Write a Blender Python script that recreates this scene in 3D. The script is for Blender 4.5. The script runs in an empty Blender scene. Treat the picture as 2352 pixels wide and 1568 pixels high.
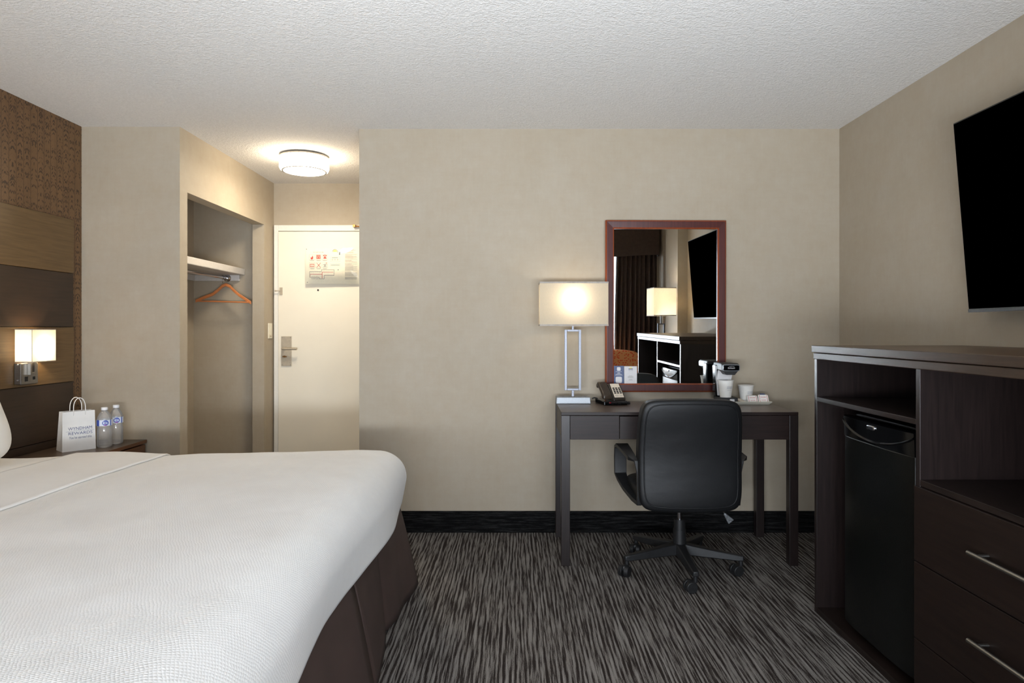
import bpy, math, random
from mathutils import Vector, Matrix, noise
random.seed(7)
PI = math.pi
scene = bpy.context.scene
COL = scene.collection
F = 1500.0; VX = 1186.0; VY = 757.0; CH = 1.225
def S(Y): return F / Y
def PX(px, Y): return (px - VX) * Y / F
def PZ(py, Y): return CH - (py - VY) * Y / F

# ------------------------------------------------------------------ materials
def lin(c):
    out = []
    for v in c:
        v = v / 255.0
        out.append(v / 12.92 if v <= 0.04045 else ((v + 0.055) / 1.055) ** 2.4)
    return tuple(out) + (1.0,)

class NT:
    def __init__(s, name):
        s.mat = bpy.data.materials.new(name); s.mat.use_nodes = True
        s.t = s.mat.node_tree; s.n = s.t.nodes; s.l = s.t.links
        s.b = s.n['Principled BSDF']; s.out = s.n['Material Output']
    def new(s, typ, **kw):
        nd = s.n.new(typ)
        for k, v in kw.items():
            setattr(nd, k, v)
        return nd
    def set(s, nd, idx, v):
        if hasattr(v, 'is_output'): s.l.new(v, nd.inputs[idx])
        else: nd.inputs[idx].default_value = v
    def coord(s, which='Object', scale=(1, 1, 1), rot=(0, 0, 0)):
        tc = s.new('ShaderNodeTexCoord'); mp = s.new('ShaderNodeMapping')
        s.l.new(tc.outputs[which], mp.inputs['Vector'])
        mp.inputs['Scale'].default_value = scale; mp.inputs['Rotation'].default_value = rot
        return mp.outputs['Vector']
    def world(s, scale=(1, 1, 1)):
        g = s.new('ShaderNodeNewGeometry'); mp = s.new('ShaderNodeMapping')
        s.l.new(g.outputs['Position'], mp.inputs['Vector']); mp.inputs['Scale'].default_value = scale
        return mp.outputs['Vector']
    def noise(s, vec, scale, detail=3, rough=0.5):
        nd = s.new('ShaderNodeTexNoise')
        s.l.new(vec, nd.inputs['Vector']); nd.inputs['Scale'].default_value = scale
        nd.inputs['Detail'].default_value = detail; nd.inputs['Roughness'].default_value = rough
        return nd.outputs['Fac']
    def ramp(s, fac, stops, interp='LINEAR'):
        r = s.new('ShaderNodeValToRGB'); s.l.new(fac, r.inputs['Fac'])
        r.color_ramp.interpolation = interp
        e = r.color_ramp.elements
        while len(e) < len(stops): e.new(0.5)
        for i, (p, c) in enumerate(stops):
            e[i].position = p; e[i].color = c if len(c) == 4 else lin(c)
        return r.outputs['Color']
    def math(s, op, a, b=0.0, c=0.0):
        m = s.new('ShaderNodeMath', operation=op)
        s.set(m, 0, a); s.set(m, 1, b); s.set(m, 2, c)
        return m.outputs[0]
    def mix(s, fac, a, b, mode='MIX'):
        m = s.new('ShaderNodeMix', data_type='RGBA', blend_type=mode)
        s.set(m, 0, fac); s.set(m, 6, a); s.set(m, 7, b)
        return m.outputs[2]
    def bump(s, h, strength=0.3, dist=0.01):
        b = s.new('ShaderNodeBump'); b.inputs['Strength'].default_value = strength
        b.inputs['Distance'].default_value = dist; s.l.new(h, b.inputs['Height'])
        s.l.new(b.outputs['Normal'], s.b.inputs['Normal'])
    def base(s, c): s.set(s.b, 'Base Color', c)

def flat(name, rgb, rough=0.5, metal=0.0, var=0.06, nscale=60, bump=0.0, bscale=300, spec=0.5, coat=0.0):
    m = NT(name)
    v = m.coord()
    f = m.noise(v, nscale, 3)
    c0 = tuple(max(0, x * (1 - var)) for x in rgb); c1 = tuple(min(255, x * (1 + var)) for x in rgb)
    m.base(m.ramp(f, [(0.3, c0), (0.7, c1)]))
    m.b.inputs['Roughness'].default_value = rough; m.b.inputs['Metallic'].default_value = metal
    m.b.inputs['Specular IOR Level'].default_value = spec
    m.b.inputs['Coat Weight'].default_value = coat
    if bump > 0: m.bump(m.noise(v, bscale, 2), bump, 0.002)
    return m.mat

def wood(name, c0, c1, axis='X', rough=0.35, scale=1.0, spec=0.5, gb=0.08):
    m = NT(name)
    sc = {'X': (2, 40, 40), 'Y': (40, 2, 40), 'Z': (40, 40, 2)}[axis]
    v = m.coord('Object', tuple(x * scale for x in sc))
    f = m.noise(v, 3.0, 6, 0.6)
    m.base(m.ramp(f, [(0.3, c0), (0.7, c1)]))
    m.b.inputs['Roughness'].default_value = rough
    m.b.inputs['Specular IOR Level'].default_value = spec
    m.bump(f, gb, 0.002)
    return m.mat

def wallpaper():
    m = NT('linen_wallpaper')
    g = m.world()
    # horizontal coordinate works on both wall directions
    a = m.noise(m.world((60, 60, 7)), 1.0, 3, 0.6)
    b = m.noise(m.world((7, 7, 60)), 1.0, 3, 0.6)
    c = m.noise(m.world((4, 4, 3)), 1.0, 4, 0.6)
    fine = m.noise(m.world((420, 420, 420)), 1.0, 2)
    blk = m.noise(m.world((16, 16, 16)), 1.0, 5, 0.7)
    s1 = m.math('ADD', m.math('ADD', m.math('MULTIPLY', a, 0.16), m.math('MULTIPLY', b, 0.13)), m.math('MULTIPLY', blk, 0.44))
    s2 = m.math('ADD', m.math('MULTIPLY', c, 0.42), m.math('MULTIPLY', fine, 0.10))
    f = m.math('ADD', s1, s2)
    m.base(m.ramp(f, [(0.36, (166, 152, 131)), (0.62, (171, 159, 140)), (0.88, (176, 166, 150))]))
    m.b.inputs['Roughness'].default_value = 0.62
    m.b.inputs['Specular IOR Level'].default_value = 0.3
    m.bump(m.math('ADD', a, m.math('ADD', b, fine)), 0.06, 0.003)
    return m.mat

def popcorn():
    m = NT('popcorn_ceiling')
    v = m.world()
    f = m.noise(v, 110, 3, 0.6); g = m.noise(v, 45, 2)
    m.base(m.ramp(f, [(0.3, (222, 219, 214)), (0.7, (236, 233, 229))]))
    m.b.inputs['Roughness'].default_value = 0.95
    m.b.inputs['Specular IOR Level'].default_value = 0.1
    m.bump(m.math('ADD', m.math('POWER', f, 1.5), m.math('MULTIPLY', g, 0.5)), 0.45, 0.012)
    return m.mat

def carpet(name='streaked_carpet', sc=(118, 3.6, 1), dark=(42, 35, 32), mid=(118, 113, 108), light=(150, 146, 141), lo=0.462, wave=True):
    m = NT(name)
    a = m.noise(m.world(sc), 1.0, 5, 0.62)
    w = m.noise(m.world(tuple(x * 2.1 for x in sc)), 1.3, 3, 0.6)
    sp = m.noise(m.world((330, 330, 330)), 1.0, 2)
    if wave:
        g = m.new('ShaderNodeNewGeometry'); sx = m.new('ShaderNodeSeparateXYZ'); m.l.new(g.outputs['Position'], sx.inputs[0])
        ph = m.noise(m.world((14, 2.2, 1)), 1.0, 2)
        sn = m.math('SINE', m.math('ADD', m.math('MULTIPLY', sx.outputs[0], 2 * PI / 0.0185), m.math('MULTIPLY', ph, 13.0)))
        w = m.math('ADD', m.math('MULTIPLY', w, 0.7), m.math('ADD', 0.15, m.math('MULTIPLY', sn, 0.105)))
        f = m.math('ADD', m.math('MULTIPLY', a, 0.50), m.math('ADD', m.math('MULTIPLY', w, 0.34), m.math('MULTIPLY', sp, 0.16)))
    else:
        f = m.math('ADD', m.math('MULTIPLY', a, 0.62), m.math('ADD', m.math('MULTIPLY', w, 0.24), m.math('MULTIPLY', sp, 0.14)))
    m.base(m.ramp(f, [(lo, dark), (lo + 0.03, tuple((x + y) / 2 for x, y in zip(dark, mid))), (lo + 0.055, mid), (lo + 0.2, light)]))
    m.b.inputs['Roughness'].default_value = 0.95
    m.b.inputs['Specular IOR Level'].default_value = 0.15
    m.bump(sp, 0.5, 0.006)
    return m.mat

def leafpaper():
    m = NT('branch_pattern_wallpaper')
    g = m.new('ShaderNodeNewGeometry'); sp = m.new('ShaderNodeSeparateXYZ'); m.l.new(g.outputs['Position'], sp.inputs[0])
    Y, Z = sp.outputs['Y'], sp.outputs['Z']
    P = 0.050
    cell = m.math('FRACT', m.math('DIVIDE', Y, P))
    u = m.math('ABSOLUTE', m.math('SUBTRACT', cell, 0.5))       # 0 middle .. 0.5 stem
    stem = m.math('GREATER_THAN', u, 0.466)
    side = m.math('FLOOR', m.math('DIVIDE', Y, P))
    v = m.math('ADD', Z, m.math('MULTIPLY', u, 0.055))
    # thin twigs
    tw = m.math('FRACT', m.math('DIVIDE', v, 0.032))
    twig = m.math('MULTIPLY', m.math('GREATER_THAN', tw, 0.95), m.math('GREATER_THAN', u, 0.12))
    cb = m.new('ShaderNodeCombineXYZ')
    m.set(cb, 0, m.math('MULTIPLY', m.math('SUBTRACT', 0.5, u), 3.0)); m.set(cb, 1, m.math('DIVIDE', v, 0.0165)); m.set(cb, 2, m.math('MULTIPLY', side, 3.7))
    vo = m.new('ShaderNodeTexVoronoi'); m.l.new(cb.outputs[0], vo.inputs['Vector']); vo.inputs['Scale'].default_value = 1.0
    nz = m.noise(m.world((160, 160, 160)), 1.0, 2)
    leaf = m.math('LESS_THAN', m.math('ADD', vo.outputs['Distance'], m.math('MULTIPLY', nz, 0.35)), 0.53)
    leaf = m.math('MULTIPLY', leaf, m.math('LESS_THAN', u, 0.42))
    mask = m.math('MAXIMUM', m.math('MULTIPLY', stem, 0.75), m.math('MAXIMUM', m.math('MULTIPLY', twig, 0.55), leaf))
    sh = m.noise(m.world((14, 14, 3)), 1.0, 2)
    bg = m.ramp(sh, [(0.3, (108, 79, 50)), (0.7, (119, 88, 57))])
    m.base(m.mix(mask, bg, lin((64, 45, 28))))
    m.b.inputs['Roughness'].default_value = 0.5
    return m.mat

def matelasse(name, rgb, pitch, strength):
    m = NT(name)
    tc = m.new('ShaderNodeTexCoord'); sp = m.new('ShaderNodeSeparateXYZ'); m.l.new(tc.outputs['UV'], sp.inputs[0])
    nx = m.noise(tc.outputs['UV'], 16, 4, 0.65)
    k = 2 * PI / pitch
    dx = m.math('MULTIPLY', m.math('SUBTRACT', nx, 0.5), 8.0)
    a = m.math('SINE', m.math('ADD', m.math('MULTIPLY', m.math('ADD', sp.outputs[0], m.math('MULTIPLY', sp.outputs[1], 0.55)), k), dx))
    b = m.math('SINE', m.math('ADD', m.math('MULTIPLY', m.math('SUBTRACT', m.math('MULTIPLY', sp.outputs[0], 0.8), sp.outputs[1]), k * 0.8), dx))
    n2 = m.noise(tc.outputs['UV'], 55, 3)
    h = m.math('ADD', m.math('ABSOLUTE', m.math('MULTIPLY', a, b)), n2)
    m.base(m.ramp(nx, [(0.3, tuple(x * 0.985 for x in rgb)), (0.7, rgb)]))
    m.b.inputs['Roughness'].default_value = 0.8
    m.b.inputs['Specular IOR Level'].default_value = 0.2
    m.b.inputs['Sheen Weight'].default_value = 0.2
    m.bump(h, strength, 0.004)
    return m.mat

def emit(name, rgb, strength):
    m = NT(name)
    m.base(lin(rgb)); m.set(m.b, 'Emission Color', lin(rgb)); m.b.inputs['Emission Strength'].default_value = strength
    m.b.inputs['Roughness'].default_value = 0.5
    return m.mat

def shade_mat(name, rgb, tr=0.5):
    m = NT(name)
    v = m.coord()
    f = m.noise(m.coord('Object', (500, 500, 60)), 1.0, 2)
    col = m.ramp(f, [(0.3, tuple(x * 0.96 for x in rgb)), (0.7, rgb)])
    d = m.new('ShaderNodeBsdfDiffuse'); t = m.new('ShaderNodeBsdfTranslucent')
    m.l.new(col, d.inputs['Color']); m.l.new(col, t.inputs['Color'])
    mx = m.new('ShaderNodeMixShader'); mx.inputs[0].default_value = tr
    m.l.new(d.outputs[0], mx.inputs[1]); m.l.new(t.outputs[0], mx.inputs[2])
    m.l.new(mx.outputs[0], m.out.inputs['Surface'])
    return m.mat

def clear(name, rgb, rough=0.02, fac=0.15, rim=True, whit=0.0):
    m = NT(name)
    g = m.new('ShaderNodeBsdfGlossy'); g.inputs['Roughness'].default_value = rough
    t = m.new('ShaderNodeBsdfTransparent'); t.inputs['Color'].default_value = lin(rgb)
    fr = m.new('ShaderNodeFresnel'); fr.inputs['IOR'].default_value = 1.45
    mx = m.new('ShaderNodeMixShader')
    m.l.new(m.math('ADD', fr.outputs[0], fac), mx.inputs[0])
    m.l.new(t.outputs[0], mx.inputs[1]); m.l.new(g.outputs[0], mx.inputs[2])
    last = mx
    if whit > 0:
        d = m.new('ShaderNodeBsdfDiffuse'); d.inputs['Color'].default_value = (0.85, 0.83, 0.80, 1)
        m2 = m.new('ShaderNodeMixShader'); m2.inputs[0].default_value = whit
        m.l.new(mx.outputs[0], m2.inputs[1]); m.l.new(d.outputs[0], m2.inputs[2]); last = m2
    m.l.new(last.outputs[0], m.out.inputs['Surface'])
    return m.mat

M = {}
M['wall'] = wallpaper(); M['ceiling'] = popcorn(); M['carpet'] = carpet(); M['leaf'] = leafpaper()
M['cbase'] = carpet('carpet_base_strip', (9, 9, 170), (8, 8, 8), (26, 26, 26), (52, 51, 50), 0.47, False)
M['esp'] = wood('espresso_wood_x', (26, 17, 15), (39, 27, 24), 'X', 0.42, spec=0.3)
M['espy'] = wood('espresso_wood_y', (24, 16, 13), (38, 28, 24), 'Y', 0.42, spec=0.32)
M['espz'] = wood('espresso_wood_z', (24, 17, 16), (38, 28, 26), 'Z', 0.38, spec=0.5)
M['espdr'] = wood('espresso_drawer', (25, 16, 13), (36, 25, 20), 'Y', 0.46, spec=0.25)
M['desktop_sheen'] = wood('desk_top_sheen_wood', (78, 66, 58), (94, 81, 72), 'X', 0.33, spec=0.5)  # espresso top with its reflected sheen put into the colour
M['standtop_lit'] = wood('stand_top_lit_wood', (78, 58, 40), (100, 78, 56), 'Y', 0.4, spec=0.5)  # espresso top with warm lamplight put into the colour
M['standedge'] = wood('stand_edge_wood', (46, 34, 25), (62, 47, 36), 'Y', 0.42, spec=0.4)
M['hbl'] = wood('headboard_light', (92, 70, 41), (114, 88, 54), 'Y', 0.42, 0.8)
M['hbd'] = wood('headboard_dark', (48, 34, 22), (60, 43, 29), 'Y', 0.42, 0.8)
M['nstop'] = wood('nightstand_top', (66, 52, 41), (84, 68, 54), 'Y', 0.35)
M['nsedge'] = wood('nightstand_edge', (92, 58, 36), (112, 74, 48), 'Y', 0.4)
M['mahog'] = wood('mahogany_frame', (64, 28, 26), (84, 38, 34), 'Z', 0.3, 0.7)
M['mahoe'] = wood('mahogany_edge', (120, 52, 22), (150, 70, 32), 'Z', 0.3, 0.7)
M['hangw'] = wood('hanger_wood', (190, 112, 62), (210, 134, 82), 'X', 0.35)
M['white'] = flat('white_paint', (226, 222, 212), 0.45, var=0.01)
M['doorp'] = flat('cream_door_paint', (232, 224, 206), 0.5, var=0.01, nscale=4)
M['shelfp'] = flat('grey_shelf_paint', (205, 200, 194), 0.5, var=0.02)
M['black'] = flat('black_plastic', (27, 27, 28), 0.45, var=0.15, bump=0.15, bscale=500)
M['gloss'] = flat('gloss_black', (6, 6, 7), 0.14, var=0.1, spec=0.4)
M['fridge'] = flat('fridge_black', (9, 10, 9), 0.32, var=0.1, bump=0.1, bscale=250, spec=0.35)
M['screen'] = flat('tv_screen', (0, 0, 0), 0.6, var=0.0, spec=0.0)
M['chrome'] = flat('chrome', (200, 200, 205), 0.12, 1.0, var=0.02)
M['nickel'] = flat('brushed_nickel', (150, 147, 142), 0.34, 1.0, var=0.04, nscale=200)
M['satin'] = flat('satin_aluminium', (150, 154, 158), 0.5, 0.7, var=0.03, nscale=200)
M['lampmetal'] = flat('lamp_metal', (104, 106, 112), 0.38, 0.9, var=0.05, nscale=200)
M['doorhw'] = flat('door_hardware', (190, 178, 158), 0.5, 0.5, var=0.03)
M['brass'] = flat('aged_brass', (150, 112, 70), 0.35, 0.9)
M['grey'] = flat('grey_trim', (120, 120, 122), 0.5)
M['paper'] = flat('white_paper', (232, 229, 224), 0.7, var=0.02, nscale=10, bump=0.1, bscale=40)
M['cup'] = flat('paper_cup', (236, 233, 226), 0.6, var=0.01)
M['ivory'] = flat('ivory_plastic', (226, 218, 196), 0.4, var=0.01)
M['beige'] = flat('beige_plate', (214, 200, 180), 0.4, var=0.01)
M['blue'] = flat('navy_print', (84, 92, 130), 0.6, var=0.02)
M['cardblue'] = flat('card_blue', (72, 86, 122), 0.5, var=0.03)
M['cardwhite'] = flat('card_white', (206, 204, 204), 0.5, var=0.01)
M['label'] = flat('bottle_label', (222, 228, 240), 0.4, var=0.01)
M['lblue'] = flat('label_blue', (62, 84, 168), 0.4, var=0.05)
M['magenta'] = flat('label_magenta', (196, 40, 130), 0.4)
M['red'] = flat('red_print', (190, 70, 60), 0.6)
M['ink'] = flat('dark_ink', (70, 70, 78), 0.6)
M['lightink'] = flat('light_ink', (150, 146, 140), 0.6)
M['yellow'] = flat('yellow_print', (226, 214, 120), 0.6)
M['tray'] = flat('tray_melamine', (196, 192, 178), 0.35, var=0.01)
M['signp'] = flat('sign_sheet', (240, 232, 212), 0.6, var=0.01)
M['rubber'] = flat('grey_tag', (120, 122, 124), 0.3, 0.4, var=0.3, nscale=120)
M['capw'] = flat('bottle_cap', (226, 226, 228), 0.4, var=0.01)
M['curtain'] = flat('brown_curtain', (66, 52, 44), 0.8, var=0.08, nscale=30)
M['skirt'] = flat('brown_bed_skirt', (74, 59, 54), 0.6, var=0.06, nscale=8, bump=0.1, bscale=700)
M['sheet'] = matelasse('white_sheet', (226, 223, 218), 0.004, 0.05)
M['cover'] = matelasse('white_coverlet', (228, 226, 222), 0.015, 0.16)
M['pillowc'] = matelasse('white_pillowcase', (228, 226, 222), 0.004, 0.05)
M['shade'] = shade_mat('linen_shade', (236, 228, 210), 0.62)
M['shadetrim'] = flat('shade_trim', (168, 160, 150), 0.7)
M['shade2'] = shade_mat('sconce_shade', (232, 220, 200), 0.36)
M['sky'] = emit('window_daylight', (235, 242, 255), 6.0)
def leather():
    m = NT('black_leather')
    v = m.coord()
    f = m.noise(v, 260, 3); w = m.noise(m.coord('Object', (6, 6, 11)), 1.2, 3, 0.5)
    m.base(m.ramp(f, [(0.3, (13, 13, 15)), (0.7, (20, 21, 22))]))
    m.b.inputs['Roughness'].default_value = 0.46; m.b.inputs['Specular IOR Level'].default_value = 0.3
    m.bump(m.math('ADD', m.math('MULTIPLY', f, 0.05), w), 0.16, 0.012)
    return m.mat
M['leather'] = leather()
def mirror():
    m = NT('mirror_glass'); m.base((0.86, 0.88, 0.87, 1))
    m.b.inputs['Metallic'].default_value = 1.0; m.b.inputs['Roughness'].default_value = 0.004
    return m.mat
M['mirror'] = mirror()
M['bottle'] = clear('clear_plastic', (250, 250, 250), 0.08, 0.02, whit=0.22)
M['acrylic'] = clear('acrylic_cover', (250, 250, 248), 0.01, 0.0)
M['glass'] = clear('window_glass', (250, 252, 255), 0.0, 0.0)
M['clearplastic'] = clear('dispenser_back', (240, 240, 240), 0.1, 0.1, whit=0.55)
def patternfab():
    m = NT('orange_pattern_fabric')
    vo = m.new('ShaderNodeTexVoronoi'); m.l.new(m.world((34, 34, 48)), vo.inputs['Vector']); vo.inputs['Scale'].default_value = 1.0
    m.base(m.ramp(vo.outputs['Distance'], [(0.33, (190, 70, 36)), (0.42, (196, 138, 88))]))
    m.b.inputs['Roughness'].default_value = 0.8
    return m.mat
M['orange'] = patternfab()

# ------------------------------------------------------------------ mesh builder
def basis(d):
    d = Vector(d).normalized()
    a = Vector((0, 0, 1)) if abs(d.z) < 0.9 else Vector((1, 0, 0))
    u = d.cross(a).normalized(); v = d.cross(u).normalized()
    return u, v
class MB:
    def __init__(s): s.v = []; s.f = []; s.mi = []; s.m = 0; s.uv = None
    def add(s, vs, fs):
        o = len(s.v); s.v += [Vector(p) for p in vs]
        for f in fs: s.f.append([i + o for i in f]); s.mi.append(s.m)
        return s
    def box(s, x0, x1, y0, y1, z0, z1):
        if x0 > x1: x0, x1 = x1, x0
        if y0 > y1: y0, y1 = y1, y0
        if z0 > z1: z0, z1 = z1, z0
        return s.add([(x0,y0,z0),(x1,y0,z0),(x1,y1,z0),(x0,y1,z0),(x0,y0,z1),(x1,y0,z1),(x1,y1,z1),(x0,y1,z1)],
              [(0,3,2,1),(4,5,6,7),(0,1,5,4),(1,2,6,5),(2,3,7,6),(3,0,4,7)])
    def hexa(s, p): # 8 points, bottom 4 then top 4
        return s.add(p, [(0,3,2,1),(4,5,6,7),(0,1,5,4),(1,2,6,5),(2,3,7,6),(3,0,4,7)])
    def quad(s, a, b, c, d): return s.add([a, b, c, d], [(0, 1, 2, 3)])
    def prism(s, poly, axis, a0, a1):
        def mk(p, a):
            return {'X': (a, p[0], p[1]), 'Y': (p[0], a, p[1]), 'Z': (p[0], p[1], a)}[axis]
        n = len(poly)
        vs = [mk(p, a0) for p in poly] + [mk(p, a1) for p in poly]
        fs = [tuple(range(n)), tuple(range(2 * n - 1, n - 1, -1))] + [(i, i + n, (i + 1) % n + n, (i + 1) % n) for i in range(n)]
        return s.add(vs, fs)
    def cyl(s, p0, p1, r0, r1=None, seg=20, caps=True):
        r1 = r0 if r1 is None else r1
        p0 = Vector(p0); p1 = Vector(p1); u, v = basis(p1 - p0)
        vs = []
        for p, r in ((p0, r0), (p1, r1)):
            for i in range(seg):
                a = 2 * PI * i / seg; vs.append(p + u * (r * math.cos(a)) + v * (r * math.sin(a)))
        fs = [(i, (i + 1) % seg, (i + 1) % seg + seg, i + seg) for i in range(seg)]
        if caps: fs += [tuple(range(seg - 1, -1, -1)), tuple(range(seg, 2 * seg))]
        return s.add(vs, fs)
    def tube(s, pts, r, seg=8, closed=False, rad=None):
        pts = [Vector(p) for p in pts]; n = len(pts); rings = []
        u = None
        for i in range(n):
            if closed: d = pts[(i + 1) % n] - pts[i - 1]
            else: d = pts[min(i + 1, n - 1)] - pts[max(i - 1, 0)]
            d.normalize()
            if u is None: u, _ = basis(d)
            u = (u - d * u.dot(d)).normalized(); v = d.cross(u)
            rr = rad[i] if rad else r
            rings.append([pts[i] + u * (rr * math.cos(2 * PI * k / seg)) + v * (rr * math.sin(2 * PI * k / seg)) for k in range(seg)])
        vs = [p for rg in rings for p in rg]; fs = []
        for i in range(n if closed else n - 1):
            for k in range(seg):
                a = i * seg + k; b = i * seg + (k + 1) % seg; c = ((i + 1) % n) * seg + (k + 1) % seg; d = ((i + 1) % n) * seg + k
                fs.append((a, b, c, d))
        if not closed: fs += [tuple(range(seg - 1, -1, -1)), tuple(range((n - 1) * seg, n * seg))]
        return s.add(vs, fs)
    def lathe(s, prof, c=(0, 0, 0), seg=32, axis='Z', caps=True):
        vs = []; c = Vector(c)
        for r, z in prof:
            for i in range(seg):
                a = 2 * PI * i / seg; x = r * math.cos(a); y = r * math.sin(a)
                vs.append(c + {'Z': Vector((x, y, z)), 'Y': Vector((x, z, y)), 'X': Vector((z, x, y))}[axis])
        fs = []
        for j in range(len(prof) - 1):
            for i in range(seg):
                fs.append((j*seg+i, j*seg+(i+1)%seg, (j+1)*seg+(i+1)%seg, (j+1)*seg+i))
        if caps: fs += [tuple(range(seg - 1, -1, -1)), tuple(range((len(prof)-1)*seg, len(prof)*seg))]
        return s.add(vs, fs)
    def rbox(s, c, h, n=5, seg=12, fn=None):
        idx = {}; vs = []; fs = []
        def vid(x, y, z):
            k = (round(x, 5), round(y, 5), round(z, 5))
            if k not in idx:
                # spread samples toward the edges
                p = [math.sin(t * PI / 2) if n < 3 else t for t in (x, y, z)]
                q = (abs(p[0]) ** n + abs(p[1]) ** n + abs(p[2]) ** n) ** (1.0 / n)
                w = Vector((p[0] / q * h[0], p[1] / q * h[1], p[2] / q * h[2]))
                if fn: w = Vector(fn(w))
                idx[k] = len(vs); vs.append(w + Vector(c))
            return idx[k]
        g = [-1 + 2 * i / seg for i in range(seg + 1)]
        for i in range(seg):
            for j in range(seg):
                a, b, cc, d = g[i], g[i+1], g[j], g[j+1]
                fs.append((vid(a,cc,-1), vid(a,d,-1), vid(b,d,-1), vid(b,cc,-1)))
                fs.append((vid(a,cc,1), vid(b,cc,1), vid(b,d,1), vid(a,d,1)))
                fs.append((vid(a,-1,cc), vid(b,-1,cc), vid(b,-1,d), vid(a,-1,d)))
                fs.append((vid(a,1,cc), vid(a,1,d), vid(b,1,d), vid(b,1,cc)))
                fs.append((vid(-1,a,cc), vid(-1,a,d), vid(-1,b,d), vid(-1,b,cc)))
                fs.append((vid(1,a,cc), vid(1,b,cc), vid(1,b,d), vid(1,a,d)))
        return s.add(vs, fs)
    def grid(s, fn, nu, nv):
        vs = [fn(i / nu, j / nv) for j in range(nv + 1) for i in range(nu + 1)]
        fs = [(j*(nu+1)+i, j*(nu+1)+i+1, (j+1)*(nu+1)+i+1, (j+1)*(nu+1)+i) for j in range(nv) for i in range(nu)]
        return s.add(vs, fs)
    def text(s, body, o, xd, yd, size, align='CENTER', fit=None, shear=0.0):
        cu = bpy.data.curves.new('t', 'FONT'); cu.body = body; cu.size = 1.0; cu.align_x = align; cu.resolution_u = 3; cu.shear = shear
        ob = bpy.data.objects.new('t', cu); me = bpy.data.meshes.new_from_object(ob)
        xs = [v.co.x for v in me.vertices]
        if not xs: return s
        w = max(xs) - min(xs); sx = size if fit is None else fit / w
        o = Vector(o); xd = Vector(xd); yd = Vector(yd)
        s.add([o + xd * (v.co.x * sx) + yd * (v.co.y * size) for v in me.vertices], [tuple(p.vertices) for p in me.polygons])
        bpy.data.objects.remove(ob); bpy.data.meshes.remove(me); bpy.data.curves.remove(cu)
        return s
    def build(s, name, mats, parent=None, local=False, smooth=False, bevel=0, uv=None, solid=0, sub=0):
        if not isinstance(mats, (list, tuple)): mats = [mats]
        off = Vector((0, 0, 0))
        if parent is not None and not local:
            p = parent
            while p: off += p.location; p = p.parent
        me = bpy.data.meshes.new(name)
        me.from_pydata([v - off for v in s.v], [], s.f); me.update()
        for m in mats: me.materials.append(m)
        for p, i in zip(me.polygons, s.mi): p.material_index = i; p.use_smooth = bool(smooth)
        if uv:
            ul = me.uv_layers.new(name='UVMap')
            for lp in me.loops: ul.data[lp.index].uv = uv[lp.vertex_index]
        if smooth and smooth is not True: me.set_sharp_from_angle(angle=math.radians(smooth))
        o = bpy.data.objects.new(name, me); COL.objects.link(o)
        if parent: o.parent = parent
        if bevel:
            b = o.modifiers.new('Bevel', 'BEVEL'); b.width = bevel; b.segments = 2; b.limit_method = 'ANGLE'; b.angle_limit = math.radians(40)
        if solid:
            b = o.modifiers.new('Solidify', 'SOLIDIFY'); b.thickness = solid; b.offset = 0
        if sub:
            b = o.modifiers.new('Subdivision', 'SUBSURF'); b.levels = sub; b.render_levels = sub
        return o

def tag(o, label, cat, group=None, kind=None):
    o['label'] = label; o['category'] = cat
    if group: o['group'] = group
    if kind: o['kind'] = kind
    return o
def thing(name, loc, label, cat, rot=(0, 0, 0), group=None):
    o = bpy.data.objects.new(name, None); COL.objects.link(o); o.location = loc; o.rotation_euler = rot
    o.empty_display_size = 0.05
    return tag(o, label, cat, group)
def struct(o, label, cat):
    o['kind'] = 'structure'; o['label'] = label; o['category'] = cat
    return o
def B(x0, x1, y0, y1, z0, z1): return MB().box(x0, x1, y0, y1, z0, z1)

# ------------------------------------------------------------------ room shell
H = 2.44
XL, XR = -2.603, 1.955
YB = 3.953; YP = 3.91; YR = -0.45; HX0 = -2.015; HX1 = -0.951; YE = 5.427
struct(B(-2.8, 2.1, YR - 0.1, 5.6, -0.1, 0).build('floor', M['carpet']), 'charcoal and brown streaked carpet', 'floor')
struct(B(-2.8, 2.1, YR - 0.1, 5.6, H, H + 0.1).build('ceiling', M['ceiling']), 'white popcorn textured ceiling', 'ceiling')
struct(B(HX1, XR + 0.1, YB, YB + 0.1, 0, H).build('wall_back', M['wall']), 'beige linen wallpapered wall behind the desk', 'wall')
mb = B(XR, XR + 0.1, YR - 0.1, YB, 0, H)
mb.box(1.845, XR, 0.30, 0.80, 0, H)
struct(mb.build('wall_right', M['wall']), 'beige wallpapered wall behind the television', 'wall')
struct(B(XL - 0.1, XL, YR - 0.1, YP, 0, H).build('wall_left', M['leaf']), 'brown wall with branch and leaf pattern behind the bed', 'wall')
struct(B(XL - 0.1, HX0, YP, 4.0, 0, H).build('wall_back_left', M['wall']), 'beige wall pier between headboard wall and closet', 'wall')
mb = MB(); mb.box(HX0 - 0.094, HX0, 4.0, 5.22, 2.065, H); mb.box(HX0 - 0.094, HX0, 5.22, YE, 0, H)
struct(mb.build('wall_hall_left', M['wall']), 'beige entry wall with the closet opening', 'wall')
mb = MB(); mb.box(-2.75, -2.643, 4.0, 5.45, 0, H); mb.box(-2.643, HX0 - 0.094, 5.35, 5.45, 0, H)
struct(mb.build('wall_closet', M['wall']), 'beige wallpapered inside walls of the closet', 'wall')
struct(B(HX0 - 0.094, HX1 + 0.1, YE, YE + 0.1, 0, H).build('wall_hall_back', M['wall']), 'beige wall around the entry door', 'wall')
struct(B(HX1, HX1 + 0.1, YB + 0.1, YE, 0, H).build('wall_hall_right', M['wall']), 'beige wall on the right of the entry', 'wall')
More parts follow.
